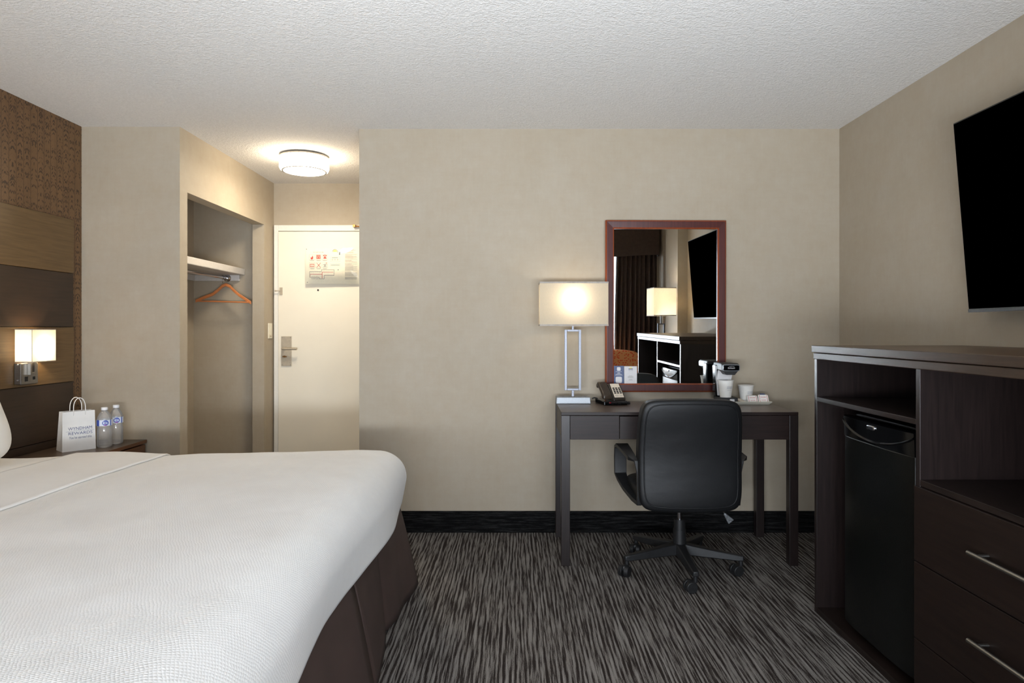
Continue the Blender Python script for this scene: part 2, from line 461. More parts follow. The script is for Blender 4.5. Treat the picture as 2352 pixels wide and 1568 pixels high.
# window wall behind the camera
WX0, WX1, WZ0, WZ1 = -1.45, 1.90, 0.62, 2.16
mb = MB(); mb.box(XL, WX0, YR - 0.1, YR, 0, H); mb.box(WX1, XR, YR - 0.1, YR, 0, H)
mb.box(WX0, WX1, YR - 0.1, YR, 0, WZ0); mb.box(WX0, WX1, YR - 0.1, YR, WZ1, H)
struct(mb.build('wall_front', M['wall']), 'beige window wall opposite the desk', 'wall')
mb = MB()
for x0, x1, z0, z1 in ((WX0, WX1, WZ0, WZ0 + .05), (WX0, WX1, WZ1 - .05, WZ1), (WX0, WX0 + .05, WZ0 + .05, WZ1 - .05), (WX1 - .05, WX1, WZ0 + .05, WZ1 - .05), (0.20, 0.25, WZ0 + .05, WZ1 - .05)):
    mb.box(x0, x1, YR - 0.08, YR - 0.03, z0, z1)
w1 = struct(mb.build('window_1', M['white'], bevel=.003), 'wide white framed window opposite the desk', 'window')
B(WX0 + .05, WX1 - .05, YR - .058, YR - .053, WZ0 + .05, WZ1 - .05).build('window_pane', M['glass'], w1)
# base strips
def strip(name, x0, x1, y0, y1):
    o = B(x0, x1, y0, y1, 0, 0.129).build(name, M['cbase']); struct(o, 'black carpet strip along the foot of the wall', 'baseboard')
strip('baseboard_back', HX1, XR, YB - 0.010, YB)
strip('baseboard_right', XR - 0.010, XR, 0.80, YB - 0.010)
strip('baseboard_back_left', XL, HX0, YP - 0.010, YP)
strip('baseboard_hall_left', HX0, HX0 + 0.010, 5.22, YE - 0.05)
strip('baseboard_hall_right', HX1 - 0.010, HX1, YB, YE - 0.05)

# ------------------------------------------------------------------ entry door
YD = 5.385
dx0 = PX(639, YD)
door = struct(B(dx0, -1.035, YD, YD + 0.03, 0.005, PZ(531.5, YD)).build('door_1', M['doorp'], bevel=.002), 'cream entry door at the end of the hall', 'door')
mb = MB(); fx0 = PX(629.5, 5.40); ft = PZ(516.8, 5.40)
mb.box(fx0, dx0 - 0.004, 5.395, YE, 0, ft); mb.box(dx0 - 0.004, HX1 - .012, 5.395, YE, PZ(531.5, YD) + .006, ft)
mb.box(-1.03, HX1 - .012, 5.395, YE, 0, PZ(531.5, YD) + .006)
struct(mb.build('trim_1', M['white'], bevel=.003), 'cream frame around the entry door', 'trim')
s_ = YD - 0.006
def dpx(x, y, Y=YD): return PX(x, Y), PZ(y, Y)
# handle
x0, z1 = dpx(646.5, 772); x1, z0 = dpx(670.5, 840)
hp = B(x0, x1, YD - .008, YD, z0, z1).build('lock_plate', M['doorhw'], door, bevel=.002); hp['label'] = 'brushed metal lock plate'
mb = MB(); hx, hz = dpx(653, 800.5)
mb.cyl((hx, YD - .008, hz), (hx, YD - .05, hz), .010); mb.tube([(hx, YD - .052, hz), (hx + .03, YD - .056, hz), (PX(687, YD), YD - .056, hz)], .0095, 12)
mb.build('door_handle', M['doorhw'], hp, smooth=40)
mb = MB(); tx, tz = dpx(655, 818.5); mb.cyl((tx, YD - .006, tz), (tx, YD - .02, tz), .008); mb.box(tx - .014, tx + .02, YD - .026, YD - .018, tz - .005, tz + .005)
mb.build('thumb_turn', M['brass'], hp, smooth=40, bevel=.001)
for px in (649, 668):
    for py in (775, 837):
        a, b = dpx(px, py); mb = MB(); mb.cyl((a, YD - .008, b), (a, YD - .0095, b), .003, seg=10); mb.build('screw', M['nickel'], hp)
# swing latch
mb = MB(); a0, b1 = dpx(642.5, 660); a1, b0 = dpx(649, 677)
mb.box(a0, a1, YD - .006, YD, b0, b1)
la, lz = dpx(645, 668); mb.cyl((la, YD - .012, lz), (PX(636, YD), YD - .016, lz), .004); mb.rbox((PX(634, YD), YD - .016, lz), (.007, .007, .007), 2, 6)
for py in (662, 665, 672, 675): c = dpx(646 + (1 if py in (665, 672) else -1), py); mb.cyl((c[0], YD - .006, c[1]), (c[0], YD - .008, c[1]), .0028, seg=10)
lt = mb.build('swing_latch', M['doorhw'], door, smooth=40); lt['label'] = 'small metal security latch'
mb = MB(); a, b = dpx(730.8, 666); mb.cyl((a, YD, b), (a, YD - .004, b), .008); mb.m = 1; mb.cyl((a, YD - .004, b), (a, YD - .005, b), .0045)
mb.build('peephole', [M['nickel'], M['gloss']], door)
mb = MB(); a, b = dpx(812, 520, 5.38); mb.box(a, a + .02, 5.35, 5.395, b - .008, b + .012); mb.hexa([(a + .02, 5.36, b - .006), (a + .12, 5.34, b - .014), (a + .12, 5.37, b - .014), (a + .02, 5.38, b - .006), (a + .02, 5.36, b + .006), (a + .12, 5.34, b - .002), (a + .12, 5.37, b - .002), (a + .02, 5.38, b + .006)])
mb.build('door_closer', M['brass'], door)['label'] = 'brass coloured closer arm at the door head'

# evacuation sign, clear covered
def evac_sign():
    Y0 = YD - 0.020
    cx, cz = PX(766, Y0), PZ(610.5, Y0)
    k = Y0 / F
    root = thing('evacuation_sign', (cx, Y0, cz), 'clear covered fire evacuation plan with red pictograms screwed to the entry door', 'sign', (math.radians(-1.7), 0, math.radians(1.26)))
    def q(zx, zy): return ((690 + zx / 13.06 - 766) * k, (610.5 - (560 + zy / 13.06)) * k)
    w = 64 * k; h = 41.5 * k
    B(-w, w, 0.0, .002, -h, h).build('sheet', M['signp'], root, local=True)
    mb = MB(); mb.grid(lambda u, v: ((2 * u - 1) * w, -.0030 - .020 * (1 - (2 * u - 1) ** 2) * (1 - (2 * v - 1) ** 2), (2 * v - 1) * h), 24, 20)
    mb.build('clear_cover', M['acrylic'], root, local=True, smooth=True)
    y = -.0006
    mats = [M['red'], M['ink'], M['lightink'], M['yellow'], M['signp']]
    mb = MB()
    def bar(zx0, zy0, zx1, zy1, m, yy=y):
        a = q(zx0, zy0); b = q(zx1, zy1); mb.m = m
        mb.box(min(a[0], b[0]), max(a[0], b[0]), yy, yy + .0005, min(a[1], b[1]), max(a[1], b[1]))
    def frame(x0, y0, x1, y1, m, t=5):
        bar(x0, y0, x1, y0 + t, m); bar(x0, y1 - t, x1, y1, m); bar(x0, y0, x0 + t, y1, m); bar(x1 - t, y0, x1, y1, m)
    def txt(body, zx, zy, hpx, m, fit):
        a = q(zx, zy); mb.m = m
        mb.text(body, (a[0], y - .0002, a[1]), (1, 0, 0), (0, 0, 1), hpx / 13.06 * k / .7, fit=fit / 13.06 * k)
    txt('IN CASE OF FIRE', 540, 265, 30, 1, 310)
    for (x0, y0) in ((268, 318), (462, 318), (656, 318), (268, 555), (462, 555), (656, 555)): frame(x0, y0, x0 + 165, y0 + 160, 2, 4)
    mb.m = 0
    fl = [(305, 420), (312, 400), (330, 425), (335, 375), (350, 400), (365, 340), (385, 400), (385, 430), (370, 465), (320, 465)]
    mb.prism([q(*p) for p in fl], 'Y', y, y + .0005)
    bar(482, 328, 602, 450, 0); bar(495, 345, 590, 352, 4, y - .0004); bar(495, 375, 590, 382, 4, y - .0004); bar(505, 400, 520, 430, 4, y - .0004); bar(560, 400, 575, 430, 4, y - .0004)
    mb.m = 0
    mb.prism([q(*p) for p in [(675, 350), (700, 328), (770, 328), (795, 350), (790, 365), (765, 365), (760, 350), (710, 350), (705, 365), (680, 365)]], 'Y', y, y + .0005)
    mb.prism([q(*p) for p in [(705, 375), (765, 375), (785, 445), (690, 445)]], 'Y', y, y + .0005); bar(700, 415, 780, 420, 4, y - .0004)
    bar(288, 598, 418, 690, 0); bar(300, 615, 408, 672, 4, y - .0004)
    a = q(354, 662); mb.m = 0; mb.text('EXIT', (a[0], y - .0008, a[1]), (1, 0, 0), (0, 0, 1), 34 / 13.06 * k / .7, fit=90 / 13.06 * k)
    for (xa, ya, xb, yb) in ((495, 575, 605, 705), (605, 575, 495, 705)):
        mb.m = 0; p0 = q(xa, ya); p1 = q(xb, yb); mb.tube([(p0[0], y, p0[1]), (p1[0], y, p1[1])], 7 / 13.06 * k, 6)
    a = q(780, 578); mb.m = 0; mb.cyl((a[0], y, a[1]), (a[0], y + .0005, a[1]), 14 / 13.06 * k)
    for i, wd in enumerate((40, 130, 60, 60, 110)): bar(740 - wd / 2, 600 + i * 20, 740 + wd / 2, 610 + i * 20, 1)
    for (x0, y0) in ((280, 485), (475, 485), (660, 485), (290, 730), (480, 730), (665, 730)):
        bar(x0, y0, x0 + 145, y0 + 8, 2); bar(x0 + 20, y0 + 16, x0 + 125, y0 + 24, 2)
    frame(905, 390, 1185, 530, 2, 4); frame(905, 590, 1185, 665, 2, 4)
    bar(945, 405, 1120, 415, 1)
    for i in range(4):
        for x0 in (935, 1010, 1090): bar(x0, 445 + i * 15, x0 + 50, 451 + i * 15, 2)
    bar(920, 628, 1170, 638, 1)
    # arched emblem at the top
    c = q(1035, 235); mb.m = 1
    arc = [(c[0] + math.cos(t * PI / 12) * 75 / 13.06 * k, y, c[1] + math.sin(t * PI / 12) * 75 / 13.06 * k) for t in range(13)]
    mb.tube(arc, 5 / 13.06 * k, 6); mb.m = 3
    mb.prism([(c[0] + math.cos(t * PI / 12) * 62 / 13.06 * k, c[1] + math.sin(t * PI / 12) * 62 / 13.06 * k) for t in range(13)], 'Y', y, y + .0005)
    bar(1110, 238, 1185, 248, 1); bar(1160, 238, 1185, 330, 1)
    # floor plan outline
    pts = [(285, 830), (635, 830), (635, 772), (1012, 772), (1012, 948), (715, 948), (715, 1052), (570, 1052), (570, 1003), (285, 1003)]
    for i in range(len(pts)):
        p, r = pts[i], pts[(i + 1) % len(pts)]
        bar(min(p[0], r[0]) - 4, min(p[1], r[1]) - 4, max(p[0], r[0]) + 4, max(p[1], r[1]) + 4, 1)
    for i in range(10): bar(320 + i * 33, 830, 324 + i * 33, 880, 2)
    for i in range(9): bar(672 + i * 38, 772, 676 + i * 38, 820, 2)
    for i in range(8): bar(745 + i * 34, 905, 749 + i * 34, 945, 2)
    for i in range(8): bar(340 + i * 28, 960, 344 + i * 28, 1000, 2)
    bar(300, 905, 655, 918, 0); bar(650, 840, 664, 1035, 0); bar(660, 838, 990, 850, 0); bar(300, 905, 308, 985, 0)
    txt('FLOOR PLAN', 440, 1055, 26, 1, 205)
    a = q(1134, 777); mb.m = 1; mb.cyl((a[0], y, a[1]), (a[0], y + .0005, a[1]), 14 / 13.06 * k)
    rng = random.Random(3); yy0 = 150
    bar(1430, 150, 1585, 162, 2); bar(1355, 182, 1650, 190, 2); bar(1440, 196, 1570, 203, 2)
    yy0 = 230
    while yy0 < 1070:
        if rng.random() > 0.13: bar(1335, yy0, 1335 + rng.choice((360, 350, 365, 200, 250)), yy0 + 6, 2)
        yy0 += 15
    mb.build('printing', mats, root, local=True)
    for (zx, zy) in ((190, 160), (220, 1155)):
        mb = MB(); a = q(zx, zy); mb.cyl((a[0], -.0035, a[1]), (a[0], -.006, a[1]), .0035, seg=10)
        mb.build('screw', M['nickel'], root, local=True)
evac_sign()

# light switch on hall wall
sw = thing('light_switch', (HX0, 5.335, 1.216), 'ivory light switch plate on the wall beside the entry door', 'light switch')
B(HX0, HX0 + .007, 5.295, 5.375, 1.154, 1.278).build('switch_plate', M['ivory'], sw, bevel=.002)
B(HX0 + .007, HX0 + .011, 5.317, 5.353, 1.185, 1.25).build('rocker', M['ivory'], sw, bevel=.001)
for yy in (5.325, 5.345):
    mb = MB(); mb.cyl((HX0 + .007, yy, 1.172), (HX0 + .010, yy, 1.172), .003, seg=10); mb.build('indicator', M['brass'], sw)

# ceiling light
cl = thing('ceiling_light', (-1.48, 4.56, H), 'round white drum ceiling light glowing in the entry hall', 'ceiling light')
MB().lathe([(.155, H - .001), (.165, H - .012), (.165, H - .02), (.0, H - .02)], (-1.48, 4.56, 0), 48, caps=False).build('base_pan', M['nickel'], cl, smooth=40)
lamp_e = emit('ceiling_light_side', (255, 238, 208), 17.0)
lamp_b = emit('ceiling_light_bottom', (255, 242, 220), 60.0)
MB().lathe([(.160, H - .02), (.166, H - .03), (.166, H - .09), (.160, H - .104), (.150, H - .108)], (-1.48, 4.56, 0), 48, caps=False).build('drum_side', lamp_e, cl, smooth=40)
MB().lathe([(.151, H - .106), (.151, H - .112), (.140, H - .112), (.140, H - .106)], (-1.48, 4.56, 0), 48, caps=False).build('trim_ring', M['nickel'], cl, smooth=40)
MB().lathe([(.140, H - .108), (.09, H - .113), (.001, H - .115)], (-1.48, 4.56, 0), 48, caps=False).build('diffuser', lamp_b, cl, smooth=40)

# ------------------------------------------------------------------ closet
cs = thing('closet_shelf', (-2.43, 4.68, 1.624), 'grey white shelf board across the open closet', 'shelf')
B(-2.643, -2.222, 4.0, 5.35, 1.671, 1.724).build('board', M['shelfp'], cs, bevel=.006)
mb = B(-2.643, -2.262, 5.33, 5.35, 1.624, 1.671); mb.build('cleat', M['shelfp'], cs, bevel=.002)
B(-2.643, -2.623, 4.0, 5.33, 1.624, 1.671).build('cleat', M['shelfp'], cs, bevel=.002)
RX, RZ = -2.357, 1.645
cr = thing('closet_rod', (RX, 4.66, RZ), 'chrome hanging rod under the closet shelf', 'clothes rod')
MB().cyl((RX, 4.0, RZ), (RX, 5.33, RZ), .0125, seg=20).build('rod', M['chrome'], cr, smooth=40)
mb = MB(); mb.lathe([(.030, 5.33), (.030, 5.322), (.018, 5.31), (.018, 5.295)], (RX, 0, RZ), 24, 'Y'); mb.build('flange', M['chrome'], cr, smooth=40)
YH = 5.24; sH = S(YH)
hg = thing('wooden_hanger', (RX, YH, PZ(692, YH)), 'orange brown wooden clothes hanger on the closet rod', 'hanger')
hp_ = [(452, 691), (470, 683), (490, 675), (503, 664), (511, 656), (519, 653), (528, 657), (538, 667), (550, 677), (566, 687), (579, 695)]
def hang(py_off): return [(PX(x, YH), PZ(y + py_off, YH)) for x, y in hp_]
mb = MB(); top = hang(-3); bot = hang(4)
thick = [.007, .012, .014, .016, .017, .017, .017, .016, .014, .012, .007]
yo = [-.02, -.012, -.006, 0, .002, .003, .002, 0, -.006, -.012, -.02]
vs = []; fs = []
for i in range(11):
    t = thick[i] * .6
    for (p, yy) in ((top[i], -t), (top[i], t), (bot[i], t), (bot[i], -t)): vs.append((p[0], YH + yo[i] + yy, p[1]))
for i in range(10):
    for k in range(4): fs.append((i*4+k, i*4+(k+1)%4, (i+1)*4+(k+1)%4, (i+1)*4+k))
fs += [(3, 2, 1, 0), (40, 41, 42, 43)]
mb.add(vs, fs); mb.build('shoulder_bar', M['hangw'], hg, bevel=.003, smooth=60)
MB().cyl((PX(456, YH), YH - .018, PZ(691.5, YH)), (PX(575, YH), YH - .018, PZ(694.5, YH)), .0055).build('trouser_bar', M['hangw'], hg, smooth=40)
mb = MB(); zc = RZ + .004
hk = [(RX, YH, PZ(652, YH)), (RX, YH, RZ - .03)] + [(RX + .018 * math.sin(a), YH, RZ - .004 - .018 * math.cos(a) + .004) for a in [PI * 2 * i / 14 for i in range(0, 11)]]
hk = [(RX, YH, PZ(650, YH)), (RX, YH, RZ - .026)] + [(RX + .0165 * math.cos(a), YH, RZ + .0165 * math.sin(a)) for a in [-PI / 2 + PI * 1.3 * i / 12 for i in range(0, 13)]]
mb.tube(hk, .0022, 8); mb.build('hook', M['chrome'], hg, smooth=True)

# ------------------------------------------------------------------ headboard, nightstand
XH = -2.58
hb = thing('headboard', (XL + .001, 2.3, 0), 'wall mounted headboard of alternating olive and dark brown wood bands', 'headboard')
bands = [1.865, 1.553, 1.240, .925, .612]
for i in range(4):
    lab = 'olive brown band' if i % 2 == 0 else 'dark brown band'
    o = B(XL + .001, XH - (0.0 if i % 2 == 0 else .004), .6, 3.81, bands[i + 1] + .001, bands[i] - .001).build('panel', M['hbl'] if i % 2 == 0 else M['hbd'], hb, bevel=.0025)
    o['label'] = lab
B(XL + .001, XH - .006, .6, 3.81, .0, .610).build('panel', M['hbd'], hb, bevel=.002)
ns = thing('nightstand', (-2.39, 3.55, 0), 'brown wooden nightstand between the bed and the beige wall', 'nightstand')
NZ = .571
mb = B(XH + .004, -2.203, 3.2, 3.895, NZ - .020, NZ); mb.mi = [1, 0, 1, 1, 1, 1]
mb.build('top', [M['nstop'], M['nsedge']], ns, bevel=.0015)
B(XH + .004, -2.235, 3.215, 3.885, .06, NZ - .020).build('body', M['hbd'], ns, bevel=.002)
d = B(-2.235, -2.207, 3.215, 3.885, .32, NZ - .028).build('drawer', M['nsedge'], ns, bevel=.002)
MB().box(-2.207, -2.190, 3.45, 3.65, .43, .442).build('handle', M['nickel'], d, bevel=.002)
B(-2.235, -2.207, 3.215, 3.885, .07, .312).build('drawer', M['nsedge'], ns, bevel=.002)
B(XH + .01, -2.25, 3.24, 3.86, 0, .06).build('plinth', M['hbd'], ns)

# sconce
def boxshell(x0, x1, y0, y1, z0, z1):
    m = MB(); a, b, c, d = (x0, y0), (x1, y0), (x1, y1), (x0, y1)
    for p, q in ((a, b), (b, c), (c, d), (d, a)):
        m.quad((p[0], p[1], z0), (q[0], q[1], z0), (q[0], q[1], z1), (p[0], p[1], z1))
    return m
def rimbars(x0, x1, y0, y1, z0, z1, t):
    m = MB()
    m.box(x0 - t, x1 + t, y0 - t, y0 + t * .4, z0, z1); m.box(x0 - t, x1 + t, y1 - t * .4, y1 + t, z0, z1)
    m.box(x0 - t, x0 + t * .4, y0 + t * .4, y1 - t * .4, z0, z1); m.box(x1 - t * .4, x1 + t, y0 + t * .4, y1 - t * .4, z0, z1)
    return m
def sconce(YS, slabel):
    sc = thing('wall_sconce', (XH, YS + .41, 1.02), slabel, 'wall lamp')
    B(XH, -2.542, YS + .352, YS + .472, .941, 1.052).build('backplate', M['nickel'], sc, bevel=.004)
    mb = MB(); mb.box(-2.542, -2.525, YS + .395, YS + .407, 1.0, 1.09); mb.box(-2.542, -2.525, YS + .425, YS + .437, 1.0, 1.09); mb.box(-2.542, -2.525, YS + .395, YS + .437, .99, 1.003)
    mb.build('bracket', M['nickel'], sc, bevel=.001)
    mb = MB(); mb.cyl((-2.53, YS + .435, 1.04), (-2.53, YS + .435, 1.12), .006); mb.build('stem', M['nickel'], sc)
    B(-2.542, -2.541, YS + .376, YS + .398, .957, .982).build('outlet', M['gloss'], sc)['label'] = 'black socket'
    B(-2.542, -2.541, YS + .432, YS + .450, .963, .979).build('switch', M['gloss'], sc)['label'] = 'black switch'
    for z in (.965, 1.045):
        mb = MB(); mb.cyl((-2.558, YS + .352, z), (-2.558, YS + .347, z), .004, seg=12); mb.build('screw', M['chrome'], sc)
    SX0, SX1, SY0, SY1, SZ0, SZ1 = -2.574, -2.486, YS + .352, YS + .525, 1.057, 1.228
    sh = boxshell(SX0, SX1, SY0, SY1, SZ0, SZ1).build('lamp_shade', M['shade2'], sc); sh['label'] = 'glowing cream box shade'
    MB().box(SX1 - .001, SX1 + .001, SY0 - .001, SY0 + .001, SZ0, SZ1).build('shade_seam', M['shadetrim'], sh)
    rimbars(SX0 , SX1, SY0, SY1, SZ0, SZ0 + .004, .0008).build('shade_rim', M['shadetrim'], sh)
    rimbars(SX0 , SX1, SY0, SY1, SZ1 - .004, SZ1, .0008).build('shade_rim', M['shadetrim'], sh)
sconce(3.0, 'lit box shaded wall sconce on the headboard above the nightstand')
sconce(0.25, 'added unseen box shaded sconce lighting the room from the window side of the bed')  # out of view, added to give the room and right wall warm light

# paper bag
bag = thing('paper_bag', (-2.42, 3.48, NZ), 'white paper gift bag with blue lettering on the nightstand', 'bag', (0, 0, math.radians(49.2)))
bw, bd, bh = .157, .105, .212
mb = MB()
def bagpt(x, y, z):
    t = z / bh
    # gusset folds in toward the top
    return Vector((x, y, z))
tp = .006
O = lambda x, y, z: (x, y, z)
# front, back, right, left (left gusset creased inward), bottom
topd = bd * .55
def ring(t):
    dd = bd + (topd - bd) * t; y0 = (bd - dd) * .25; y1 = y0 + dd; g = .020 * t
    return [(0 + .004*t, y0, bh*t), (bw - .002*t, y0, bh*t), (bw - g, (y0+y1)/2, bh*t), (bw - .002*t, y1, bh*t), (0 + .004*t, y1, bh*t), (g, (y0+y1)/2, bh*t)]
rs = [ring(t) for t in (0, .25, .5, .75, 1)]
vs = [p for r in rs for p in r]; fs = []
for j in range(4):
    for i in range(6): fs.append((j*6+i, j*6+(i+1)%6, (j+1)*6+(i+1)%6, (j+1)*6+i))
fs.append((5, 4, 3, 2, 1, 0))
mb.add(vs, fs); mb.build('bag_body', M['paper'], bag, local=True, solid=.0008)
mb = MB(); yf = lambda z: (bd - (bd + (topd - bd) * z / bh)) * .25 - .0012
def bagtext(body, z, hgt, fit, xc=.085, sh=0):
    mb.text(body, (xc, yf(z) , z), (1, 0, 0), (0, 0, 1), hgt / .7, fit=fit, shear=sh)
bagtext('WYNDHAM', .112, .0165, .112); bagtext('REWARDS', .087, .0155, .112); bagtext("You've earned this.", .066, .0125, .106, sh=.3)
pts = [(.018 + .132 * t, yf(.105) - .0003, .1055 + .0025 * math.sin(t * PI)) for t in [i / 8 for i in range(9)]]
mb.tube(pts, .0005, 5)
mb.build('printed_text', M['blue'], bag, local=True)['label'] = 'blue lettering on the bag front'
for (y0, x0) in ((.013, .082), (.062, .078)):
    mb = MB(); p = []
    for i in range(17):
        a = PI * i / 16; p.append((x0 - .028 * math.cos(a), y0 - .004 , bh + .010 + .062 * math.sin(a) ** .8))
    p = [(x0 - .028, y0, bh - .03)] + p + [(x0 + .028, y0, bh - .03)]
    mb.tube(p, .0022, 8); mb.build('handle', M['paper'], bag, local=True, smooth=True)

# water bottles
def bottle(x, y, r, label, rz):
    root = thing('water_bottle', (x, y, NZ), label, 'water bottle', (0, 0, rz), 'water bottles on the nightstand')
    pr = [(r*.55, .004), (r*.80, .0), (r*.97, .006), (r, .02)]
    for i in range(6):
        z = .028 + i * .012; pr += [(r * .965, z), (r, z + .006)]
    pr += [(r * .90, .104), (r * .93, .112), (r, .122), (r, .158), (r * .93, .168), (r * .72, .184), (r * .45, .199), (.0125, .204), (.0125, .209)]
    MB().lathe(pr, (0, 0, 0), 32).build('bottle_body', M['bottle'], root, local=True, smooth=60)
    mb = MB()
    def lab(a0, a1, z0, z1, rr, m, n=12):
        mb.m = m
        mb.grid(lambda u, v: (rr * math.cos(a0 + (a1 - a0) * u), rr * math.sin(a0 + (a1 - a0) * u), z0 + (z1 - z0) * v), n, 1)
    lab(0, 2 * PI, .121, .154, r + .0006, 0, 40)
    lab(-2.75, -2.25, .121, .154, r + .0010, 1)
    lab(-.80, -.62, .121, .154, r + .0010, 1)
    # round emblem, curved on the bottle
    mb.m = 1; n = 20; cc = -1.45
    def e(a, rad): t = cc + rad * math.cos(a) / r; return ((r + .0012) * math.cos(t), (r + .0012) * math.sin(t), .1375 + rad * math.sin(a))
    mb.add([e(0, 0)] + [e(2 * PI * i / n, .0155) for i in range(n)], [(0, 1 + i, 1 + (i + 1) % n) for i in range(n)])
    mb.m = 0
    def g(p): t = cc + p[0] / r; return ((r + .0017) * math.cos(t), (r + .0017) * math.sin(t), .1375 + p[1])
    for (wd, zz, xx) in (('Pure', .0015, -.001), ('Life', -.0070, .001)):
        n0 = len(mb.v); mb.text(wd, (0, 0, 0), (1, 0, 0), (0, 0, 1), .0115, fit=.019)
        for q in range(n0, len(mb.v)): mb.v[q] = Vector(g((mb.v[q].x + xx, mb.v[q].z + zz)))
    mb.m = 2; mb.tube([g((-.006, -.0105)), g((-.001, -.012)), g((.006, -.0105))], .0012, 5)
    mb.build('bottle_label', [M['label'], M['lblue'], M['magenta']], root, local=True, smooth=True)['label'] = 'blue and white label with a round emblem'
    MB().lathe([(.0155, .206), (.0165, .207), (.0165, .220), (.015, .222)], (0, 0, 0), 28).build('cap', M['capw'], root, local=True, smooth=40)
bottle(-2.30, 3.647, .038, 'clear water bottle closest to the white paper bag', .55)
bottle(-2.3025, 3.757, .036, 'clear water bottle standing behind the other, nearest the wall', .50)

# ------------------------------------------------------------------ bed
BY1, BY0, BXF = 3.09, 0.95, -.505
bed = thing('bed', (-1.55, 2.02, 0), 'large bed made up with a white coverlet and brown skirt', 'bed')
def lerp_tab(tab, x):
    if x <= tab[0][0]: return tab[0][1]
    for (a, b), (c, d) in zip(tab, tab[1:]):
        if x <= c:
            t = (x - a) / (c - a); t = t * t * (3 - 2 * t); return b + (d - b) * t
    return tab[-1][1]
ZT = [(-2.6, .630), (-2.3, .630), (-2.05, .640), (-1.85, .648), (-1.63, .637), (-1.45, .645), (-1.1, .652), (-.72, .662), (-.5, .655)]
def cloth(name, mat, x0, x1, y0, y1, rx, ry, lx, ly, lift, endx=True, hemfn=None, nu=90, nv=110, solid=.006, wob=.004, farside=True):
    """sheet over the bed, x1 end folds down (if endx), both y sides fold down"""
    verts = []; uvs = []; 
    amin, amax = x0, (x1 + lx) if endx else x1
    bmin, bmax = y0 - ly, y1 + ly
    def prof(d, r, a=0):
        arc = r * PI / 2
        if d <= 0: return 0, 0
        if d < arc: t = d / r; return r * math.sin(t), r * (1 - math.cos(t))
        return r, r + (d - arc)
    def fn(u, v):
        a = amin + (amax - amin) * u; b = bmin + (bmax - bmin) * v
        ex = max(0, a - (x1 - rx)) if endx else 0
        if b > y1 - ry: ey = b - (y1 - ry); sy = 1
        elif b < y0 + ry: ey = (y0 + ry) - b; sy = -1
        else: ey = 0; sy = 0
        lxx = lx + rx; lyy = ly + ry
        X = min(a, x1 - rx) if endx else a; Y = min(max(b, y0 + ry), y1 - ry)
        if ex > 0 or ey > 0:
            nxn = ex / lxx; nyn = ey / lyy
            t = max(nxn, nyn); th = math.atan2(nyn, nxn)
            L = lxx * math.cos(th) ** 2 + lyy * math.sin(th) ** 2; r = rx * math.cos(th) ** 2 + ry * math.sin(th) ** 2
            if hemfn: L = L * hemfn(a, b, th)
            o, dz = prof(t * L, r)
            X += o * math.cos(th); Y += sy * o * math.sin(th)
            wv = max(0, dz - .05)
            X += wv * (.10 * math.sin(b * 5.2 + 1) * math.cos(th)) - max(0, dz - .12) * .10 * math.cos(th)
            Y += sy * wv * .06 * math.sin(a * 9) * math.sin(th)
        else: dz = 0
        zt = lerp_tab(ZT, min(a, x1)) + lift
        z = zt - dz + wob * noise.noise(Vector((X * 3.1, Y * 2.6, 1.7))) + wob * .4 * noise.noise(Vector((X * 9, Y * 8, 4.2)))
        z += .010 * math.sin(min(1, max(0, (Y - y0) / (y1 - y0))) * PI)
        uvs.append((a, b))
        return (X, Y, z)
    mb = MB(); mb.grid(fn, nu, nv)
    return mb.build(name, mat, bed, smooth=True, uv=uvs, solid=solid)
B(-2.56, -.56, BY0 + .03, BY1 - .03, .10, .33).build('box_spring', M['skirt'], bed, bevel=.02)
MB().rbox((-1.56, (BY0 + BY1) / 2, .48), (1.0, (BY1 - BY0) / 2 - .03, .135), 12, 10).build('mattress', M['sheet'], bed, smooth=True)
cloth('fitted_sheet', M['sheet'], -2.57, -1.9, BY0 + .015, BY1 - .015, .1, .05, .1, .25, -.004, endx=False, nu=20, nv=80, wob=.003)
cloth('coverlet', M['cover'], -2.0, BXF, BY0, BY1, .13, .07, .205, .22, .002, hemfn=lambda a, b, th: 1.0 + (-.14 * max(0, math.cos(th)) * max(0, (b - 2.75)) / .4 if b > 2.75 else 0) + .02 * math.sin(b * 7), nu=150, nv=150)
o = cloth('folded_sheet', M['sheet'], -2.045, -1.624, BY0 - .006, BY1 + .006, .1, .07, .1, .23, .010, endx=False, nu=24, nv=90, solid=.006, wob=.004); o['label'] = 'smooth white sheet turned down over the coverlet'
# skirt
SK = [(3.20, -.470), (3.02, -.478), (2.89, -.498), (2.76, -.500), (2.66, -.520), (2.622, -.535), (2.60, -.520), (2.48, -.500), (2.30, -.482), (2.235, -.476), (2.212, -.480), (2.206, -.60), (2.196, -.60), (2.190, -.472), (1.9, -.475), (1.5, -.49), (1.0, -.48)]
path = []
for i in range(30): path.append((-2.5 + (1.97) * i / 30.0, BY1 - .02, 0, 1))   # far side
for (yy, xx) in SK:
    path.append((xx, min(yy, BY1 + .04) if yy > 3.1 else yy, 1, 0))
def skfn(u, v):
    t = u * (len(path) - 1); i = min(int(t), len(path) - 2); w = t - i
    p, q = path[i], path[i + 1]; x = p[0] + (q[0] - p[0]) * w; y = p[1] + (q[1] - p[1]) * w
    z = .46 - .452 * v
    if p[2]:
        x = -.575 + (x + .575) * (v ** .8)
    else: y += .03 * (v - .6) * math.sin(x * 8)
    y -= .05 * (1 - v) * max(0, min(1, (y - 2.9) / .2))
    if not p[2]: x = min(x, -.575 + .1 * v) if x > -.6 else x
    return (x, y, z)
mb = MB(); mb.grid(skfn, (len(path) - 1) * 5, 14)
o = mb.build('bed_skirt', M['skirt'], bed, smooth=True, solid=.004); o['label'] = 'brown pleated skirt'
